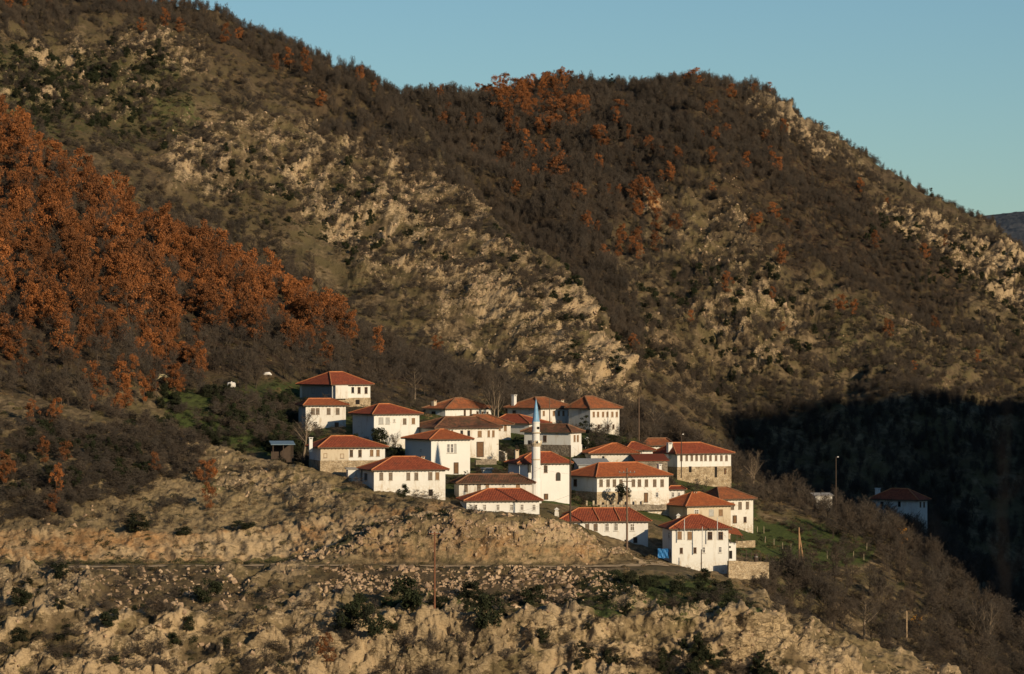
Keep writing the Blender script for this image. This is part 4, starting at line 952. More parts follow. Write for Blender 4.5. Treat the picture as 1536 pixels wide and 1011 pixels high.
def np_mesh(name, V, F, mat, smooth=False): return mesh_np(name, np.array(V, np.float32), np.array(F, np.int32), mat, smooth)
def tube_q(V, F, pts, rad, n=4):
    base = len(V)
    for k, p in enumerate(pts):
        p = Vector(p); d = (Vector(pts[min(k+1, len(pts)-1)])-Vector(pts[max(k-1, 0)])).normalized(); a = d.orthogonal().normalized(); b = d.cross(a)
        for j in range(n):
            t = 2*math.pi*j/n; V.append(tuple(p+(a*math.cos(t)+b*math.sin(t))*rad[k]))
    for k in range(len(pts)-1):
        for j in range(n): q = base+k*n; F.append((q+j, q+(j+1) % n, q+n+(j+1) % n, q+n+j))
def sliver(V, F, a, b, w, rnd):
    a, b = Vector(a), Vector(b); d = (b-a); s = d.cross(Vector((rnd.uniform(-1, 1), rnd.uniform(-1, 1), rnd.uniform(-1, 1)))).normalized()*w
    i = len(V); V += [tuple(a-s), tuple(a+s), tuple(b+s*.3), tuple(b-s*.3)]; F.append((i, i+1, i+2, i+3))
def branchy(seed, h, spread, stems, lvl2, lvl3, twig_w, upright=.7, trunk_r=.07, fork=.25, thick=1.):
    """leafless tree: trunk and limbs mesh, fine twig mesh, tip points"""
    rnd = random.Random(seed); V1, F1, V2, F2, tips = [], [], [], [], []
    for s in range(stems):
        az = 2*math.pi*(s+rnd.uniform(-.4, .4))/stems; lean = rnd.uniform(.1, .45)*spread
        top = Vector((math.cos(az)*lean*h*.6, math.sin(az)*lean*h*.6, h*rnd.uniform(.8, 1.)))
        st = Vector((math.cos(az)*.02*h, math.sin(az)*.02*h, -.3)) if stems < 4 else Vector((math.cos(az)*.05*h, math.sin(az)*.05*h, -.3))
        pts = [st]; n = 6
        for k in range(1, n+1):
            t = k/n; q = st.lerp(top, t); q.x = st.x+(top.x-st.x)*t**(1.3 if fork > .2 else 1); q.y = st.y+(top.y-st.y)*t**1.3
            q += Vector((rnd.uniform(-1, 1), rnd.uniform(-1, 1), 0))*h*.018; pts.append(q)
        r0 = trunk_r*h/5/(stems**.35); tube_q(V1, F1, pts, [r0*(1-.85*k/n)*thick for k in range(n+1)], 5)
        for l in range(lvl2):
            t = rnd.uniform(fork, .97); k = min(int(t*n), n-1); a = pts[k].lerp(pts[k+1], t*n-k)
            aa = rnd.uniform(0, 2*math.pi); ln = h*rnd.uniform(.22, .42)*(1.25-t)*spread*1.5
            d = Vector((math.cos(aa)*(1-upright*.6), math.sin(aa)*(1-upright*.6), upright*rnd.uniform(.6, 1.3))).normalized()
            b = a+d*ln; m = a.lerp(b, .5)+Vector((rnd.uniform(-1, 1), rnd.uniform(-1, 1), rnd.uniform(0, 1)))*ln*.08
            tube_q(V1, F1, [a, m, b], [r0*.38*(1.2-t)*thick+.008, r0*.22*(1.2-t)*thick+.006, .006], 3)
            for q in range(lvl3):
                u = rnd.uniform(.15, 1.); c = a.lerp(m, u*2) if u < .5 else m.lerp(b, u*2-1)
                e = c+Vector((rnd.uniform(-1, 1)*(1.1-upright*.6), rnd.uniform(-1, 1)*(1.1-upright*.6), rnd.uniform(-.1, 1)*upright*1.4)).normalized()*ln*rnd.uniform(.25, .6)
                sliver(V2, F2, c, e, twig_w, rnd); tips.append(e)
                if rnd.random() < .7: sliver(V2, F2, c.lerp(e, .5), c.lerp(e, .5)+Vector((rnd.uniform(-1, 1), rnd.uniform(-1, 1), rnd.uniform(0, 1)))*ln*.22, twig_w*.8, rnd)
    return V1, F1, V2, F2, tips
def leaves(V, F, c, size, rnd, n):
    for _ in range(n):
        d = Vector((rnd.gauss(0, 1), rnd.gauss(0, 1), rnd.gauss(0, 1))).normalized(); e = d.orthogonal().normalized()
        g = d.cross(e); t = rnd.uniform(0, 6.28); a = e*math.cos(t)+g*math.sin(t); b = d.cross(a); s = size*rnd.uniform(.5, 1.1)
        p = Vector(c(rnd)); i = len(V); V += [tuple(p-a*s), tuple(p-b*s*.55), tuple(p+a*s), tuple(p+b*s*.6)]; F.append((i, i+1, i+2, i+3))
def crown_lumps(rnd, h, w, z0, n):
    out = []
    for _ in range(n):
        a = rnd.uniform(0, 6.28); t = rnd.random(); r = w*math.sqrt(rnd.random())*(.35+.65*math.sin(math.pi*min(1, .12+.8*t))); out.append((r*math.cos(a), r*math.sin(a), z0+(h-z0)*t, rnd.uniform(.26, .42)*w))
    return out

KIND = {}
def reg(kind, parts): KIND.setdefault(kind, []).append(parts)
def make_bare(kind, seed, **k):
    V1, F1, V2, F2, t = branchy(seed, **k)
    reg(kind, [('trunk', np_mesh(kind+'_trunk', V1, F1, k.get('m1') or M_BARK)), ('branches', np_mesh(kind+'_branches', V2, F2, M_TWIG))])
for i in range(4): make_bare('bare_tree', 20+i, h=5.5, spread=.85, stems=[2, 3, 1, 3][i], lvl2=15, lvl3=11, twig_w=.022, upright=.65, trunk_r=.085)
for i in range(5): make_bare('coppice', 40+i, h=3.7, spread=.8, stems=8, lvl2=6, lvl3=8, twig_w=.019, upright=.85, trunk_r=.030, fork=.12)
for i in range(4): make_bare('scrub', 60+i, h=1.9, spread=1.15, stems=8, lvl2=6, lvl3=7, twig_w=.017, upright=.35, trunk_r=.035)
def make_leafy(kind, seed, h, w, z0, lumps, n, size, mat, stems=1, tree=True, tn='trunk', cn='crown', upr=.6):
    rnd = random.Random(seed); V1, F1, V2, F2, t = branchy(seed, h*.9, .8, stems, 9, 2, .02, upr, .085)
    L_ = crown_lumps(rnd, h, w, z0, lumps); V, F = [], []
    def c(r):
        l = L_[r.randrange(len(L_))]; d = Vector((r.gauss(0, 1), r.gauss(0, 1), r.gauss(0, 1))).normalized()*l[3]*r.random()**.35
        return (l[0]+d.x, l[1]+d.y, max(.05, l[2]+d.z*.8))
    leaves(V, F, c, size, rnd, n)
    reg(kind, [(tn, np_mesh(kind+'_'+tn, V1, F1, M_BARK)), (cn, np_mesh(kind+'_'+cn, V, F, mat))])
for i in range(5): make_leafy('autumn_oak', 80+i, 5.0+.6*i, 1.75, .9, 26, 1700, .17, M_RUST, 1+i % 2)
for i in range(2): make_leafy('yellow_tree', 90+i, 3.6, 1.3, .8, 14, 420, .14, M_YEL)
for i in range(4): make_leafy('evergreen_bush', 100+i, 2.2, 1.2, .1, 22, 2300, .115, M_GRN, 3, tn='stem', cn='foliage', upr=.4)
for i in range(2): make_leafy('evergreen_tree', 110+i, 4.6, 1.1, .4, 26, 1300, .14, M_GRN, 1)
def make_herb(kind, seed, mat, h=.45, w=.55, n=110, size=.10):
    rnd = random.Random(seed); V, F = [], []
    def c(r):
        a = r.uniform(0, 6.28); q = w*math.sqrt(r.random()); return (q*math.cos(a), q*math.sin(a), h*r.random()*(1.1-q/w*.7))
    leaves(V, F, c, size, rnd, n); reg(kind, [('foliage', np_mesh(kind, V, F, mat))])
for i in range(2): make_herb('olive_herb', 120+i, M_OLV); make_herb('dry_herb', 124+i, M_DRY); make_herb('green_herb', 130+i, M_GRN, .6, .7, 130)
import bmesh
def make_rock(kind, seed, n=13):
    rnd = random.Random(seed); bm = bmesh.new()
    for _ in range(n):
        v = Vector((rnd.gauss(0, 1), rnd.gauss(0, 1), rnd.gauss(0, 1))).normalized(); bm.verts.new((v.x*.55*rnd.uniform(.7, 1.15), v.y*.45*rnd.uniform(.7, 1.15), v.z*.42*rnd.uniform(.7, 1.15)))
    r_ = bmesh.ops.convex_hull(bm, input=bm.verts)
    bmesh.ops.delete(bm, geom=[v for v in bm.verts if not v.link_faces], context='VERTS')
    me_ = bpy.data.meshes.new(kind); bm.to_mesh(me_); bm.free(); me_.materials.append(M_ROCK); reg(kind, [('stone', me_)])
for i in range(6): make_rock('boulder', 140+i)

# ------------------------------------------------------------------ where things grow
VX = ((PX2 > -110) & (PX2 < 1650))
AREA = np.abs(gx*gy)*np.sqrt(1+sx**2+sy**2)*0 + np.abs(gx*np.gradient(Y2, axis=0))*np.sqrt(1+np.clip(sx, -2, 2)**2+np.clip(sy, -2, 2)**2)
def scatter(n, mask, hid=2.5, patch=None, seed=0):
    """n points on the land, mask is density per area; patch=(metres, threshold) breaks it up"""
    r = np.random.default_rng(seed+500)
    wgt = mask*AREA*VX*(HID < hid)
    idx = np.flatnonzero(wgt > 0); q = wgt.ravel()[idx]
    if patch:
        xs, ys = X2.ravel()[idx], Y2.ravel()[idx]; f = fbm(xs/patch[0]+seed, ys/patch[0], xs*0+seed, 3)
        q = q*np.clip((f-patch[1])/.35, 0, 1)
    q = q/q.sum(); k = r.choice(idx, n, p=q)
    ri, ci = np.unravel_index(k, X3.shape); ri2 = np.minimum(ri+1, NR-1); ci2 = np.minimum(ci+1, NC-1)
    t, u = r.random(n), r.random(n)
    G = lambda A: (A[ri, ci]*(1-t)+A[ri2, ci]*t)*(1-u)+(A[ri, ci2]*(1-t)+A[ri2, ci2]*t)*u
    return np.stack([G(X3), G(Y3), G(Z3)], -1)
houses_xy = [(h_.x+h_.t[0]*h_.W/2+h_.n[0]*h_.D/2, h_.y+h_.t[1]*h_.W/2+h_.n[1]*h_.D/2, math.hypot(h_.W, h_.D)/2+.6) for h_ in HS.values()]
def clear(P, extra=0.):
    ok = np.ones(len(P), bool)
    for x, y, r in houses_xy: ok &= np.hypot(P[:, 0]-x, P[:, 1]-y) > r+extra
    # keep views of the fronts open too
    pxp = CX+P[:, 0]/P[:, 1]/K
    for h_ in HS.values():
        a, b = h_.x, h_.x+h_.t[0]*h_.W
        ok &= ~((P[:, 0] > min(a, b)-1) & (P[:, 0] < max(a, b)+1) & (P[:, 1] < h_.y+2) & (P[:, 1] > h_.y-5))
    return ok
def stuff(kind, P, S, name, label, cat, tilt=.08, seed=0):
    """everything beyond the individually built ones: one object, instances by geometry nodes"""
    if len(P) == 0: return
    for q, parts in enumerate(KIND[kind]):
        if parts[0][1].name not in PROTO:
            o = plant(kind, q, P[0], S[0], parts[0][1].name.split('_')[0]+'_patch', label, cat); o['kind'] = 'stuff'; P, S = P[1:], S[1:]
    r = np.random.default_rng(seed+900); n = len(P)
    me_ = bpy.data.meshes.new(name); me_.vertices.add(n); me_.vertices.foreach_set('co', P.astype(np.float32).ravel())
    a = me_.attributes.new('scl', 'FLOAT_VECTOR', 'POINT'); a.data.foreach_set('vector', S.astype(np.float32).ravel())
    rot = np.stack([r.normal(0, tilt, n), r.normal(0, tilt, n), r.uniform(0, 6.28, n)], -1)
    if tilt > 1: rot = r.uniform(0, 6.28, (n, 3))
    a = me_.attributes.new('rot', 'FLOAT_VECTOR', 'POINT'); a.data.foreach_set('vector', rot.astype(np.float32).ravel())
    a = me_.attributes.new('idx', 'INT', 'POINT'); a.data.foreach_set('value', r.integers(0, len(KIND[kind]), n).astype(np.int32))
    o = link(name, me_); tag(o, label, cat, kind='stuff')
    g = bpy.data.node_groups.new(name, 'GeometryNodeTree')
    g.interface.new_socket('Geometry', in_out='INPUT', socket_type='NodeSocketGeometry'); g.interface.new_socket('Geometry', in_out='OUTPUT', socket_type='NodeSocketGeometry')
    N = g.nodes; gi = N.new('NodeGroupInput'); go = N.new('NodeGroupOutput'); ip = N.new('GeometryNodeInstanceOnPoints'); jn = N.new('GeometryNodeJoinGeometry')
    for parts in KIND[kind]:
        j2 = N.new('GeometryNodeJoinGeometry')
        for nm, me2 in parts:
            oi = N.new('GeometryNodeObjectInfo'); oi.transform_space = 'ORIGINAL'; oi.inputs['Object'].default_value = PROTO[me2.name]; g.links.new(oi.outputs['Geometry'], j2.inputs[0])
        gti = N.new('GeometryNodeGeometryToInstance'); g.links.new(j2.outputs[0], gti.inputs[0]); g.links.new(gti.outputs[0], jn.inputs[0])
    def na(nm, dt):
        q = N.new('GeometryNodeInputNamedAttribute'); q.data_type = dt; q.inputs[0].default_value = nm
        return [s for s in q.outputs if s.enabled and s.name == 'Attribute'][0]
    g.links.new(gi.outputs[0], ip.inputs['Points']); g.links.new(jn.outputs[0], ip.inputs['Instance']); ip.inputs['Pick Instance'].default_value = True
    g.links.new(na('idx', 'INT'), ip.inputs['Instance Index']); g.links.new(na('rot', 'FLOAT_VECTOR'), ip.inputs['Rotation']); g.links.new(na('scl', 'FLOAT_VECTOR'), ip.inputs['Scale'])
    g.links.new(ip.outputs[0], go.inputs[0]); md = o.modifiers.new('scatter', 'NODES'); md.node_group = g
    return o
PROTO = {}
def plant(kind, variant, P, s, name, label, cat, group=None, rz=None, stone=False, tilt=None):
    parts = KIND[kind][variant % len(KIND[kind])]; rz = random.uniform(0, 6.28) if rz is None else rz
    s = s if hasattr(s, '__len__') else (s, s, s)
    if len(parts) == 1:
        o = link(name, parts[0][1], None, tuple(P)); PROTO.setdefault(parts[0][1].name, o)
    else:
        o = bpy.data.objects.new(name, None); COL.objects.link(o); o.location = tuple(P)
        for nm, me_ in parts:
            c = link(nm, me_, o); PROTO.setdefault(me_.name, c)
    o.rotation_euler = tilt or (random.gauss(0, .04), random.gauss(0, .04), rz); o.scale = tuple(s)
    return tag(o, label, cat, group)
def individuals(kind, P, S, n, name, label, cat, group, stuffname, stufflabel, hgt, tilt=.06, rnd_tilt=False, lab=None):
    """the n that show largest become things of their own, the rest one object"""
    pxp = CX+P[:, 0]/P[:, 1]/K; pyp = CY-(P[:, 2]+hgt*S[:, 2]*.6)/P[:, 1]/K
    inf = (pxp > 4) & (pxp < 1532) & (pyp > 4) & (pyp < 1007)
    sc_ = S[:, 2]/P[:, 1]*inf; o = np.argsort(-sc_); nt_ = min(n, int(inf.sum())); k = o[:nt_]
    for q, i in enumerate(k):
        lb = lab(pxp[i], pyp[i]) if lab else label
        plant(kind, q, P[i], S[i], name, lb[0] if isinstance(lb, tuple) else lb, cat, lb[1] if isinstance(lb, tuple) else group,
              tilt=tuple(random.uniform(0, 6.28) for _ in range(3)) if rnd_tilt else None)
    rest = np.setdiff1d(np.arange(len(P)), k)
    if len(rest): stuff(kind, P[rest], S[rest], stuffname, stufflabel, cat, 9 if rnd_tilt else tilt, seed=len(P))
def sizes(n, a, b, seed, wide=.15):
    r = np.random.default_rng(seed); s = r.uniform(a, b, n); return np.stack([s*r.uniform(1-wide, 1+wide, n), s*r.uniform(1-wide, 1+wide, n), s*r.uniform(1-wide, 1+wide, n)], -1)
def sink(P, d): P = P.copy(); P[:, 2] -= d; return P
def MM(*items):
    o = np.zeros(X2.shape, np.float32)
    for P, v, b in items: o = mx(o, v*m_(P, *b, soft=12, wob=14))
    return o
def many(kind, n, mask, a, b, hid, patch, seed, cleared=True, dz=.1, wide=.15):
    P = scatter(n, mask, hid, patch, seed)
    if cleared: P = P[clear(P)]
    return sink(P, dz), sizes(len(P), a, b, seed, wide)

# singled-out plants
def one(kind, v, px, py, s, name, label, cat, a='G', D=None, rz=0.):
    p = cast(px, py, a) if D is None else up(px, py, D)
    p = ((px-CX)*K*p[1], p[1], p[2]-.1)
    return plant(kind, v, p, s, name, label, cat, rz=rz)
make_bare('big_bare', 7, h=8, spread=1.1, stems=1, lvl2=30, lvl3=10, twig_w=.026, upright=.6, trunk_r=.17, fork=.3)
make_bare('fork_bare', 9, h=9, spread=.95, stems=4, lvl2=20, lvl3=8, twig_w=.024, upright=.8, trunk_r=.15, fork=.2)
for k_ in ('big_bare', 'fork_bare'): KIND[k_][0][0][1].materials[0] = M_PALE
one('big_bare', 0, 455, 694, 1.05, 'bare_tree', 'bare spreading tree between the firewood heap and the low stone-and-white house', 'tree', 'H')
one('fork_bare', 0, 742, 632, (.95, .8, .95), 'bare_tree', 'tall forked bare tree rising between the back row roofs', 'tree', D=704)
one('big_bare', 0, 622, 600, .75, 'bare_tree', 'bare grey tree behind the highest house, right of it', 'tree', 'J', rz=2.)
one('fork_bare', 0, 1128, 724, .62, 'bare_tree', 'pale bare tree standing at the edge of shadow right of the ten-windowed house', 'tree', 'I', rz=1.)
one('fork_bare', 0, 1176, 736, .55, 'bare_tree', 'second pale bare tree at the shadow edge, farther right', 'tree', 'I', rz=2.5)
one('big_bare', 0, 985, 655, .75, 'bare_tree', 'bare tree above the little red-roofed house in front of the hill foot', 'tree', 'J', rz=4.)
one('fork_bare', 0, 1482, 972, .85, 'bare_tree', 'pale branched bare tree in the thicket at the right bottom', 'tree', 'G', rz=4.4)
one('big_bare', 0, 1297, 985, .8, 'bare_tree', 'pale bare tree left of the pole in the lower right thicket', 'tree', 'F', rz=5.)
one('fork_bare', 0, 1035, 772, .45, 'bare_tree', 'small bare tree behind the orange roof of the crumbling cream house', 'tree', 'I', rz=5.)
one('evergreen_tree', 0, 924, 560, (1.7, 1.7, 1.15), 'evergreen_tree', 'round dark green tree alone on the rocky slope above the back row', 'tree', 'M')
one('evergreen_tree', 1, 862, 543, (1.5, 1.5, .95), 'evergreen_tree', 'dark green tree left of the round one on the rocky slope', 'tree', 'M')
one('evergreen_tree', 0, 918, 128, .9, 'evergreen_tree', 'small dark green tree on the skyline of the right hill', 'tree', 'O2')
one('evergreen_tree', 1, 1352, 289, .65, 'evergreen_tree', 'tiny round dark tree on the falling skyline at right', 'tree', 'O2')
one('evergreen_tree', 1, 1397, 308, .6, 'evergreen_tree', 'tiny pointed dark tree lower on the falling skyline', 'tree', 'O2', rz=2)
one('autumn_oak', 2, 1040, 128, (1.45, 1.45, .85), 'autumn_oak', 'round rust-coloured oak crowning the summit of the right hill', 'tree', D=1148)
one('yellow_tree', 0, 1350, 822, (1.0, 1.0, .95), 'yellow_tree', 'small bright yellow tree at the edge of the shadowed valley', 'tree', 'H')
one('yellow_tree', 1, 1376, 945, (.75, .75, .6), 'yellow_tree', 'thin yellowish tree behind the pale pole in the thicket', 'tree', 'G')
one('evergreen_tree', 0, 878, 652, (1.1, 1.1, .75), 'evergreen_tree', 'dark leafy tree against the wall of the right end back-row house', 'tree', D=694)
one('coppice', 1, 910, 655, (1.3, 1.3, .9), 'bare_tree', 'brown bushy tree before the lower windows of the right end back-row house', 'tree', D=694)
for i, (px_, py_, s_, lb) in enumerate([(634, 706, .6, 'bare tree against the dark side wall of the tall plain house'), (755, 700, .6, 'bare tree in the grassy gap left of the mosque'), (868, 705, .55, 'bare tree between mosque and widest house'), (592, 676, .6, 'bare tree right of the house with faded windows'), (688, 742, .6, 'bare tree in the dark gap right of the long ridge house'),
    (1010, 740, .6, 'bare tree on the bank below the ten-windowed house'), (1060, 738, .6, 'bare tree behind the brown hip roof at the meadow'), (540, 640, .6, 'bare tree between the highest house and the one with faded windows'), (960, 660, .6, 'bare tree behind the little red-roofed house')]):
    one('bare_tree', i, px_, py_, s_, 'bare_tree', lb, 'tree', 'I', rz=i*2.)
for i, (px_, py_, s_, kd, lb) in enumerate([
    (610, 915, (2.1, 2.1, 1.9), 'evergreen_bush', 'large dark bush left of the rusty pole below the track'), (730, 942, (1.7, 1.7, 2.1), 'evergreen_bush', 'darkest tall bush right of the rusty pole among the boulders'),
    (800, 908, (1.5, 1.5, 1.2), 'evergreen_bush', 'rounded dark bush at the right edge of the boulder field'), (520, 945, (1.7, 1.7, 1.5), 'evergreen_bush', 'dark bush at the head of the lower rock face'),
    (560, 955, (1.4, 1.4, 1.8), 'evergreen_bush', 'dark bush hanging beside the lower rock face'), (705, 900, (1.5, 1.5, 1.3), 'evergreen_bush', 'dark bush behind the darkest tall bush'),
    (240, 925, (1.9, 1.9, 1.6), 'scrub', 'wide dark thorn bush on the left scree'), (315, 905, (1.6, 1.6, 1.4), 'evergreen_bush', 'round bush in the middle of the left scree'),
    (410, 905, (2., 2., 1.6), 'scrub', 'brown thorn bush below the track at left'), (375, 950, (1.9, 1.9, 1.7), 'scrub', 'spreading thorn bush low on the left scree'),
    (30, 912, (1.4, 1.4, 1.2), 'evergreen_bush', 'dark bush at the far left below the track'), (210, 800, (1.9, 1.9, .8), 'evergreen_bush', 'flat dark juniper cushion above the left road cut'),
    (200, 787, (1.6, 1.6, .7), 'evergreen_bush', 'upper flat juniper cushion above the left road cut'), (277, 802, (1.2, 1.2, .6), 'evergreen_bush', 'small juniper cushion at the lip of the left road cut'),
    (365, 795, (1.6, 1.6, .5), 'evergreen_bush', 'flat dark juniper cushion on the bare slope right of the others'),
    (935, 745, (1.1, 1.1, .9), 'evergreen_bush', 'dark round shrub at the doorway of the widest house'), (605, 746, (.8, .8, .9), 'evergreen_bush', 'small dark shrub against the long ridge house'),
    (490, 652, (2.2, 1.6, .9), 'evergreen_bush', 'clipped dark green hedge under the small orange-roofed house'), (570, 668, (1.5, 1.5, 1.3), 'evergreen_bush', 'green bush at the corner of the house with faded windows'),
    (540, 925, (1.3, 1.3, 1.1), 'evergreen_bush', 'dark bush left of the head of the lower rock face'), (465, 690, (1.2, 1., .8), 'scrub', 'thorny tangle at the foot of the spreading bare tree'),
    (90, 870, (1.2, 1.2, 1.), 'evergreen_bush', 'green bush just under the track at far left'), (165, 940, (1.3, 1.3, 1.), 'evergreen_bush', 'dark bush low on the left scree beside the thorn bush'), (1080, 895, (1.6, 1.6, 1.0), 'scrub', 'brown bush on the bank at the end of the track'),
    (1318, 800, (1.7, 1.7, 1.6), 'scrub', 'brown thicket bush under the left wall of the lone shadowed house'), (1345, 805, (1.7, 1.7, 1.7), 'scrub', 'brown thicket bush in front of the lone shadowed house'), (1372, 812, (1.7, 1.7, 1.6), 'scrub', 'brown thicket bush at the right corner of the lone shadowed house'),
    (1290, 905, (1.5, 1.5, 1.3), 'scrub', 'dense brown bush in the lower right thicket under the meadow')]):
    D_ = dict([(935, 632), (605, 607), (490, 680), (570, 661), (1318, 698), (1345, 699), (1372, 698)]).get(px_)
    one(kd, i, px_, py_, s_, 'evergreen_bush' if kd == 'evergreen_bush' else 'thorn_bush', lb, 'bush', 'A' if py_ > 850 and px_ < 1200 else 'E', D=D_, rz=i*1.3)

# autumn oaks
for i, (px_, py_, s_, lb) in enumerate([(138, 585, .95, 'large rust-leaved oak below the wood, left one of the bright pair'), (183, 590, .95, 'large rust-leaved oak below the wood, right one of the bright pair'),
    (300, 572, .75, 'lone narrow rust-leaved oak above the brush shelter'), (48, 640, .7, 'small red oak in the scrub at the far left'), (232, 718, .55, 'low rust-leaved oak on the bare slope above the road cut'),
    (655, 530, .75, 'rust-leaved oak in the brown wood behind the village'), (80, 775, .6, 'small rust-leaved oak low on the left slope'), (490, 1000, .7, 'rust-leaved oak at the bottom edge beside the dark bush'), (5, 730, .6, 'rust-leaved oak cut by the left edge'), (748, 170, 1.2, 'big rust-leaved oak near the skyline saddle'), (832, 180, 1.5, 'broadest rust-leaved oak of the upper right hill'), (930, 175, 1.1, 'rust-leaved oak below the skyline right of the broadest one'), (835, 270, 1.3, 'lowest of the big rusty oaks on the right hill')]):
    one('autumn_oak', i, px_, py_, s_ if py_ > 400 else (s_*1.2, s_*1.2, s_*.8), 'autumn_oak', lb, 'tree', 'O2' if py_ < 400 else 'A' if py_ > 850 else 'G' if py_ > 600 else 'H', rz=i)
MSKO = msk = MM(([(-300, 100), (0, 175), (60, 230), (120, 275), (210, 330), (300, 385), (420, 415), (520, 490), (520, 525), (380, 520), (250, 500), (160, 530), (60, 560), (-300, 560)], 1., ('H', 'L')))
P, S = many('autumn_oak', 640, msk, .5, 1.25, 4, (16, -.95), 1, wide=.25)
msk2 = MM(([(-300, 540), (160, 520), (320, 500), (320, 600), (220, 620), (-300, 640)], .5, ('H', 'L')), ([(0, 640), (160, 650), (340, 700), (340, 760), (0, 760)], .3, ('G', 'I')))
Pb, Sb = many('autumn_oak', 110, msk2, .45, .8, 3, (14, .0), 2)
msk3 = MM(([(720, 120), (880, 125), (860, 280), (820, 270), (790, 190), (720, 190)], 1., RH), ([(640, 170), (1180, 130), (1180, 420), (980, 420), (780, 330)], .10, RH), ([(860, 330), (1020, 280), (1040, 330), (960, 350), (1000, 420), (900, 420)], .45, RH), ([(-150, -60), (240, -20), (560, 130), (560, 180), (200, 60), (-150, 60)], .14, LH), ([(1100, 180), (1500, 430), (1536, 700), (900, 600)], .03, RH), ([(300, 480), (660, 500), (660, 560), (480, 540)], .15, ('H', 'L')))
Pc, Sc = many('autumn_oak', 330, msk3, .45, .95, 3, (20, -.4), 3)
Pd = np.array([up(740, 150, 1160)]); 
P, S = np.concatenate([P, Pb, Pc]), np.concatenate([S, Sb, Sc])
individuals('autumn_oak', P, S, 300, 'autumn_oak', '', 'tree', None, 'autumn_oaks', 'farther rust-leaved oaks of the autumn wood and the hill above', 5.5,
  lab=lambda px, py: ('rust-leaved oak in the dense autumn wood covering the left slope', 'oaks of the autumn wood on the left') if py < 560 and px < 560 else ('small rust-leaved oak scattered below the autumn wood', 'scattered rusty oaks below the autumn wood') if px < 560 else ('rust-leaved oak among the bare trees of the right hill', 'rusty oaks on the right hill'))
# bare trees: brown wood behind the village, thicket at the lower right, edges of the autumn wood
msk = MM(([(480, 490), (620, 520), (760, 580), (900, 610), (960, 625), (1110, 690), (1110, 720), (940, 660), (900, 640), (700, 615), (560, 590), (440, 570), (340, 560), (340, 500)], 1., ('J', 'L')),
         ([(-150, 530), (200, 520), (430, 530), (480, 570), (240, 600), (150, 640), (-150, 650)], .8, ('H', 'L')),
         ([(1150, 865), (1300, 850), (1400, 830), (1536, 905), (1700, 1000), (1700, 1200), (1400, 1000), (1200, 930), (1130, 880)], 1., ('E', 'K')),
         ([(1290, 785), (1410, 800), (1420, 850), (1290, 820)], 2., ('J', 'L')), ([(1120, 740), (1200, 760), (1300, 788), (1400, 835), (1536, 920), (1536, 960), (1300, 830), (1200, 785)], .9, ('I', 'L')),
         ([(1100, 700), (1180, 740), (1150, 790), (1110, 780)], .3, ('I', 'L')))
msk = mx(msk, .6*MSKO)
P, S = many('bare_tree', 2000, msk, .55, 1.0, 3, (25, -.9), 5)
individuals('bare_tree', P, S, 280, 'bare_tree', '', 'tree', None, 'bare_trees', 'farther leafless trees of the brown woods around the village', 5.5,
  lab=lambda px, py: ('leafless brown tree in the thicket at the lower right', 'bare trees of the lower right thicket') if px > 1120 else ('leafless brown tree in the wood behind the village', 'bare trees behind the village') if px > 480 else ('leafless brown tree at the foot of the autumn wood', 'bare trees at the foot of the autumn wood'))
# coppice on the right hill
W1 = [(590, 150), (700, 140), (850, 130), (1050, 118), (1120, 140), (1200, 215), (1290, 270), (1300, 330), (1340, 400), (1440, 480), (1536, 540), (1500, 600), (1280, 470), (1180, 420), (1150, 300), (980, 290), (900, 400), (960, 500), (960, 600), (900, 520), (780, 380), (650, 240)]
msk = MM((W1, 1., RH), ([(900, 300), (1180, 300), (1536, 560), (1536, 640), (950, 640)], .22, RH), ([(1050, 110), (1150, 150), (1300, 260), (1420, 325), (1700, 480), (1700, 640), (1536, 600), (1300, 420)], .28, RH),
         ([(-150, -150), (240, -20), (420, 60), (590, 140), (640, 220), (590, 200), (440, 110), (300, 60), (-150, 60)], .85, LH), ([(480, 150), (620, 200), (720, 290), (700, 310), (600, 260), (480, 215)], .5, LH), ([(180, 330), (330, 350), (480, 440), (540, 470), (420, 440), (250, 390)], .6, LH), ([(560, 300), (680, 320), (800, 420), (900, 560), (780, 480), (620, 380)], .12, LH))
P, S = many('coppice', 11500, msk, .55, 1.05, 3, (26, -.75), 6)
S *= np.where(CX+P[:, 0]/P[:, 1]/K > 1180, .72, 1.)[:, None]
individuals('coppice', P, S, 300, 'coppice_tree', '', 'tree', None, 'hill_woodland', 'grey-brown leafless coppice covering the hills like fine brush strokes', 4.2, tilt=.05,
  lab=lambda px, py: ('slim leafless tree in the gully wood between the two hills', 'slim bare trees of the gully wood') if px > 620 else ('slim leafless tree on the slope above the autumn wood', 'slim bare trees above the autumn wood'))
Pv, Sv = many('coppice', 1500, MM(([(1080, 640), (1300, 640), (1700, 640), (1700, 1000), (1300, 900), (1080, 740)], 1., ('L', 'O'))), .6, 1.1, 3, (20, -.6), 66)
stuff('coppice', Pv, Sv, 'valley_woodland', 'leafless trees sunk in the blue shadow of the valley', 'wood', .05, 66)
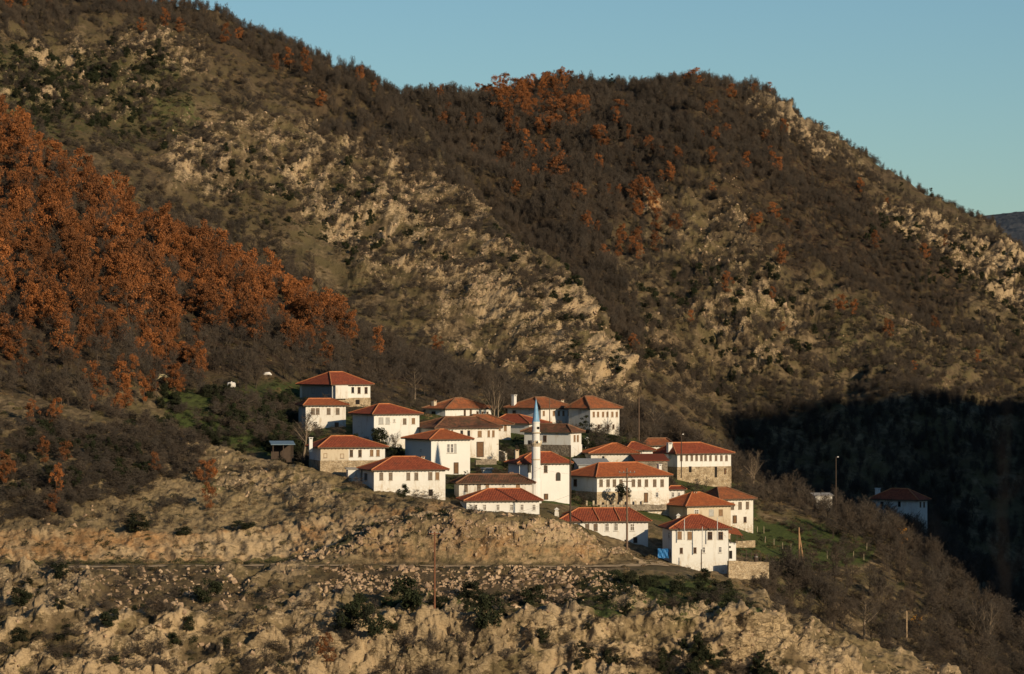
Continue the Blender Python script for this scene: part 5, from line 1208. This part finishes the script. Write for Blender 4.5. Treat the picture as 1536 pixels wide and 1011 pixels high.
# scrub
msk = MM(([(-150, -100), (250, -20), (590, 150), (960, 600), (500, 560), (-150, 250)], .55, LH), ([(640, 140), (1100, 120), (1536, 380), (1700, 650), (940, 640)], .4, RH),
         ([(-150, 600), (200, 620), (560, 740), (700, 770), (560, 800), (-150, 830)], .10, ('F', 'I')), ([(-150, 600), (180, 620), (300, 660), (320, 740), (200, 785), (-150, 790)], 2.2, ('F', 'I')), ([(240, 590), (500, 600), (480, 700), (240, 660)], 1.2, ('I', 'K')),
         ([(900, 640), (1130, 700), (1200, 760), (1100, 780), (880, 700)], .8, ('I', 'K')), ([(1120, 850), (1536, 900), (1700, 1100), (1150, 930)], 1., ('C', 'J')), ([(-150, 860), (1180, 900), (1300, 1100), (-150, 1100)], .12, ('A', 'C')), ([(-150, 965), (380, 985), (700, 990), (1100, 985), (1200, 1100), (-150, 1100)], 1., ('A', 'B')), ([(1100, 720), (1350, 780), (1536, 900), (1400, 870), (1150, 790)], .9, ('I', 'L')), ([(430, 600), (1120, 640), (1130, 800), (700, 760)], .6, ('I', 'K')), ([(930, 560), (1100, 560), (1536, 560), (1700, 680), (940, 660)], .9, RH), ([(900, 590), (1536, 600), (1536, 660), (900, 660)], .9, ('M', 'O')))
P, S = many('scrub', 16000, msk, .45, 1.25, 1.5, (17, -.35), 7, wide=.25)
individuals('scrub', P, S, 220, 'thorn_bush', '', 'bush', None, 'scrub', 'low grey-brown leafless scrub dotted over all the slopes', 1.9, tilt=.15,
  lab=lambda px, py: ('low leafless thorn bush on the rocky slope below the track', 'thorn bushes below the track') if py > 850 and px < 1100 else ('leafless thorn bush in the lower right thicket', 'thorn bushes in the lower right thicket') if px > 1100 else ('low leafless thorn bush on the grassy slope left of the village', 'thorn bushes on the left slope') if px < 560 else ('leafless thorn bush between the village houses', 'thorn bushes around the village'))
# evergreen bushes
msk = MM(([(-150, 90), (240, 100), (260, 170), (200, 210), (-150, 230)], 1., LH), ([(240, 240), (560, 300), (700, 420), (560, 420), (330, 330)], .3, LH), ([(1290, 320), (1536, 440), (1536, 560), (1300, 400)], .5, RH), ([(-150, 640), (180, 660), (260, 720), (-150, 780)], 1., ('G', 'I')), ([(650, 300), (900, 420), (950, 560), (800, 500)], .3, LH), ([(940, 420), (1240, 460), (1240, 600), (960, 620)], .45, RH),
         ([(240, 600), (480, 600), (470, 690), (240, 660)], 2.6, ('I', 'K')), ([(640, 930), (900, 900), (1150, 930), (900, 1011), (-150, 1011), (-150, 870)], .3, ('A', 'C')), ([(850, 985), (1150, 985), (1150, 1060), (850, 1060)], 2., ('A', 'B')), ([(930, 870), (1100, 880), (1130, 930), (930, 920)], .5, ('A', 'D')), ([(480, 650), (900, 640), (1000, 740), (700, 740)], .5, ('I', 'K')))
P, S = many('evergreen_bush', 1500, msk, .35, .95, 1.2, (12, -.25), 8, wide=.25)
individuals('evergreen_bush', P, S, 160, 'evergreen_bush', '', 'bush', None, 'evergreen_bushes', 'farther dark green bushes on the hills', 2.2, tilt=.1,
  lab=lambda px, py: ('dark green bush on the terrace bank left of the village', 'dark bushes on the terrace bank') if px < 560 and 560 < py < 720 else ('dark green bush on the rocky ground below the track', 'dark bushes below the track') if py > 845 else ('small dark green bush between the village houses', 'dark bushes in the village') if 560 < py else ('small dark green bush on the hills behind', 'dark bushes on the hills behind'))
# herbs and low cushions
ev = (VX & (B2 > bi('A')) & (B2 < bi('P'))).astype(np.float32)
grw = ev*(.25+grass)*(1-.9*road)
P, S = many('olive_herb', 11000, grw*(1-.8*dry), .4, 1.1, .4, (9, -.1), 9, dz=.03, wide=.3); stuff('olive_herb', P, S, 'olive_herbs', 'olive green herbs and grass cushions over the slopes', 'herbs', .2, 9)
P, S = many('dry_herb', 12000, ev*(1-.7*grass)*(1-.9*road), .4, 1.1, .4, (7, -.1), 10, dz=.03, wide=.3); stuff('dry_herb', P, S, 'dry_herbs', 'dry brown grass cushions over the slopes', 'herbs', .2, 10)
P, S = many('green_herb', 5000, grw*grass*(1-.8*band('I', 'K')), .4, 1.2, .4, (12, -.3), 11, dz=.03, wide=.3); stuff('green_herb', P, S, 'green_herbs', 'dark green low growth on the slopes', 'herbs', .2, 11)
# broken rock
msk = MM(([(480, 855), (900, 855), (960, 900), (760, 935), (620, 900), (480, 900)], 1., ('A', 'C')), ([(130, 860), (330, 860), (400, 920), (150, 930)], .4, ('A', 'C')), ([(-150, 870), (1100, 930), (1200, 1011), (-150, 1011)], .04, ('A', 'C')), ([(440, 845), (560, 795), (700, 770), (820, 782), (930, 835), (700, 800), (560, 830), (500, 850)], .8, ('D', 'F')))
P, S = many('boulder', 2600, msk, .25, .7, .5, (8, -.5), 12, dz=.05, wide=.4); S *= (1+1.3*np.random.default_rng(3).random(len(S))**4)[:, None]
individuals('boulder', P, S, 260, 'boulder', '', 'boulder', None, 'rubble', 'smaller broken rocks tumbled below the track and over the knoll', .5, rnd_tilt=True,
  lab=lambda px, py: ('angular boulder in the tumbled rock field below the track', 'boulders below the track') if py > 850 else ('angular boulder on the rubble knoll between track and village', 'boulders on the knoll'))
rk2 = ev*np.clip(rock-.35, 0, 1)*(1-.95*road)
rk2 = rk2*(1-.6*band('F', 'I'))*(1-.75*band('A', 'C'))
P, S = many('boulder', 15000, rk2, .18, .5, .4, (10, -.5), 13, dz=.02, wide=.4); S *= (1+1.6*np.random.default_rng(4).random(len(S))**6)[:, None]; stuff('boulder', P, S, 'loose_stones', 'pale loose stones strewn over the rocky slopes', 'stones', 9, 13)
one('boulder', 2, 988, 874, (2.4, 1.6, 2.3), 'boulder', 'big white boulder on the green bank below the end of the track', 'boulder', 'A', D=567)

# out-of-focus bare shoots close to the camera
cam.dof.use_dof = True; cam.dof.focus_distance = 640; cam.dof.aperture_fstop = 2.8
SAPM = flat('near black bark', (.016, .014, .014), .9)  # even near-black colour on stems and twigs
def shoot(pts, D_, r_, label):
    g_ = [up(px, py, D_) for px, py in pts]; b0 = Vector(g_[0]); zg = gz(b0.x, b0.y)
    o = empty('bare_sapling', (b0.x, b0.y, zg), 0, label, 'sapling')
    q = [Vector(p)-Vector((b0.x, b0.y, zg)) for p in g_]; q = [Vector((q[0].x-.05, 0, -.2))]+q
    MB().tube(q, [r_*1.5]+[r_*(1-.8*i/(len(g_)-1)) for i in range(len(g_))], 6).build('stem', SAPM, o)
    tw = MB(); rnd = random.Random(int(pts[0][0]))
    for i in range(9):
        t = rnd.uniform(.25, .95)*(len(g_)-1); k = int(t); a = q[k+1].lerp(q[min(k+2, len(q)-1)], t-k); s_ = rnd.choice((-1, 1))
        tw.tube([a, a+Vector((s_*rnd.uniform(.03, .10), rnd.uniform(-.1, .1), rnd.uniform(.08, .22)))], [.003, .0015], 4)
    tw.build('twigs', SAPM, o)
shoot([(1512, 1080), (1508, 900), (1503, 760), (1511, 620), (1506, 500)], 14, .0065, 'dark blurred bare sapling very close to the camera at the right edge')
shoot([(1412, 1080), (1400, 960), (1386, 870), (1380, 810)], 15, .006, 'thin blurred bare sapling left of the one at the right edge')
shoot([(490, 1080), (520, 985), (556, 915), (580, 868)], 15, .008, 'blurred slanting bare sapling near the bottom edge left of centre')

# unseen hills added behind and left, blocking low sky to darken shaded walls
def far_ridge(a0, a1, dist, e0, e1, name, label, seed):
    n, m = 120, 24; V_, F_ = [], []
    for i in range(n):
        t = i/(n-1); az_ = R(a0+(a1-a0)*t); e_ = R(e0+(e1-e0)*t); taper = min(1, t*5, (1-t)*5)
        for j in range(m):
            q = j/(m-1); d = dist*(.55+.9*q); h_ = math.sin(math.pi*min(1, q/.9))**1.2*dist*math.tan(e_)*taper
            x, y = d*math.sin(az_), d*math.cos(az_)
            h_ = h_*(1+.16*float(noise3(np.array(x/160.+seed), np.array(y/160.), np.array(2.))))+12*float(noise3(np.array(x/45.), np.array(y/45.), np.array(seed*1.)))*taper
            V_.append((x, y, h_-112+30*q))
    for i in range(n-1):
        for j in range(m-1): k = i*m+j; F_.append((k, k+1, k+m+1, k+m))
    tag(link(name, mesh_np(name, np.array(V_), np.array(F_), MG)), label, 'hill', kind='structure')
far_ridge(-30, -165, 800, 24, 16, 'hill', 'unseen brown hillside added on the left to block low sky', 5)
far_ridge(185, 150, 1500, 9, 8, 'hill', 'unseen low hill added behind the view to block low sky', 9)
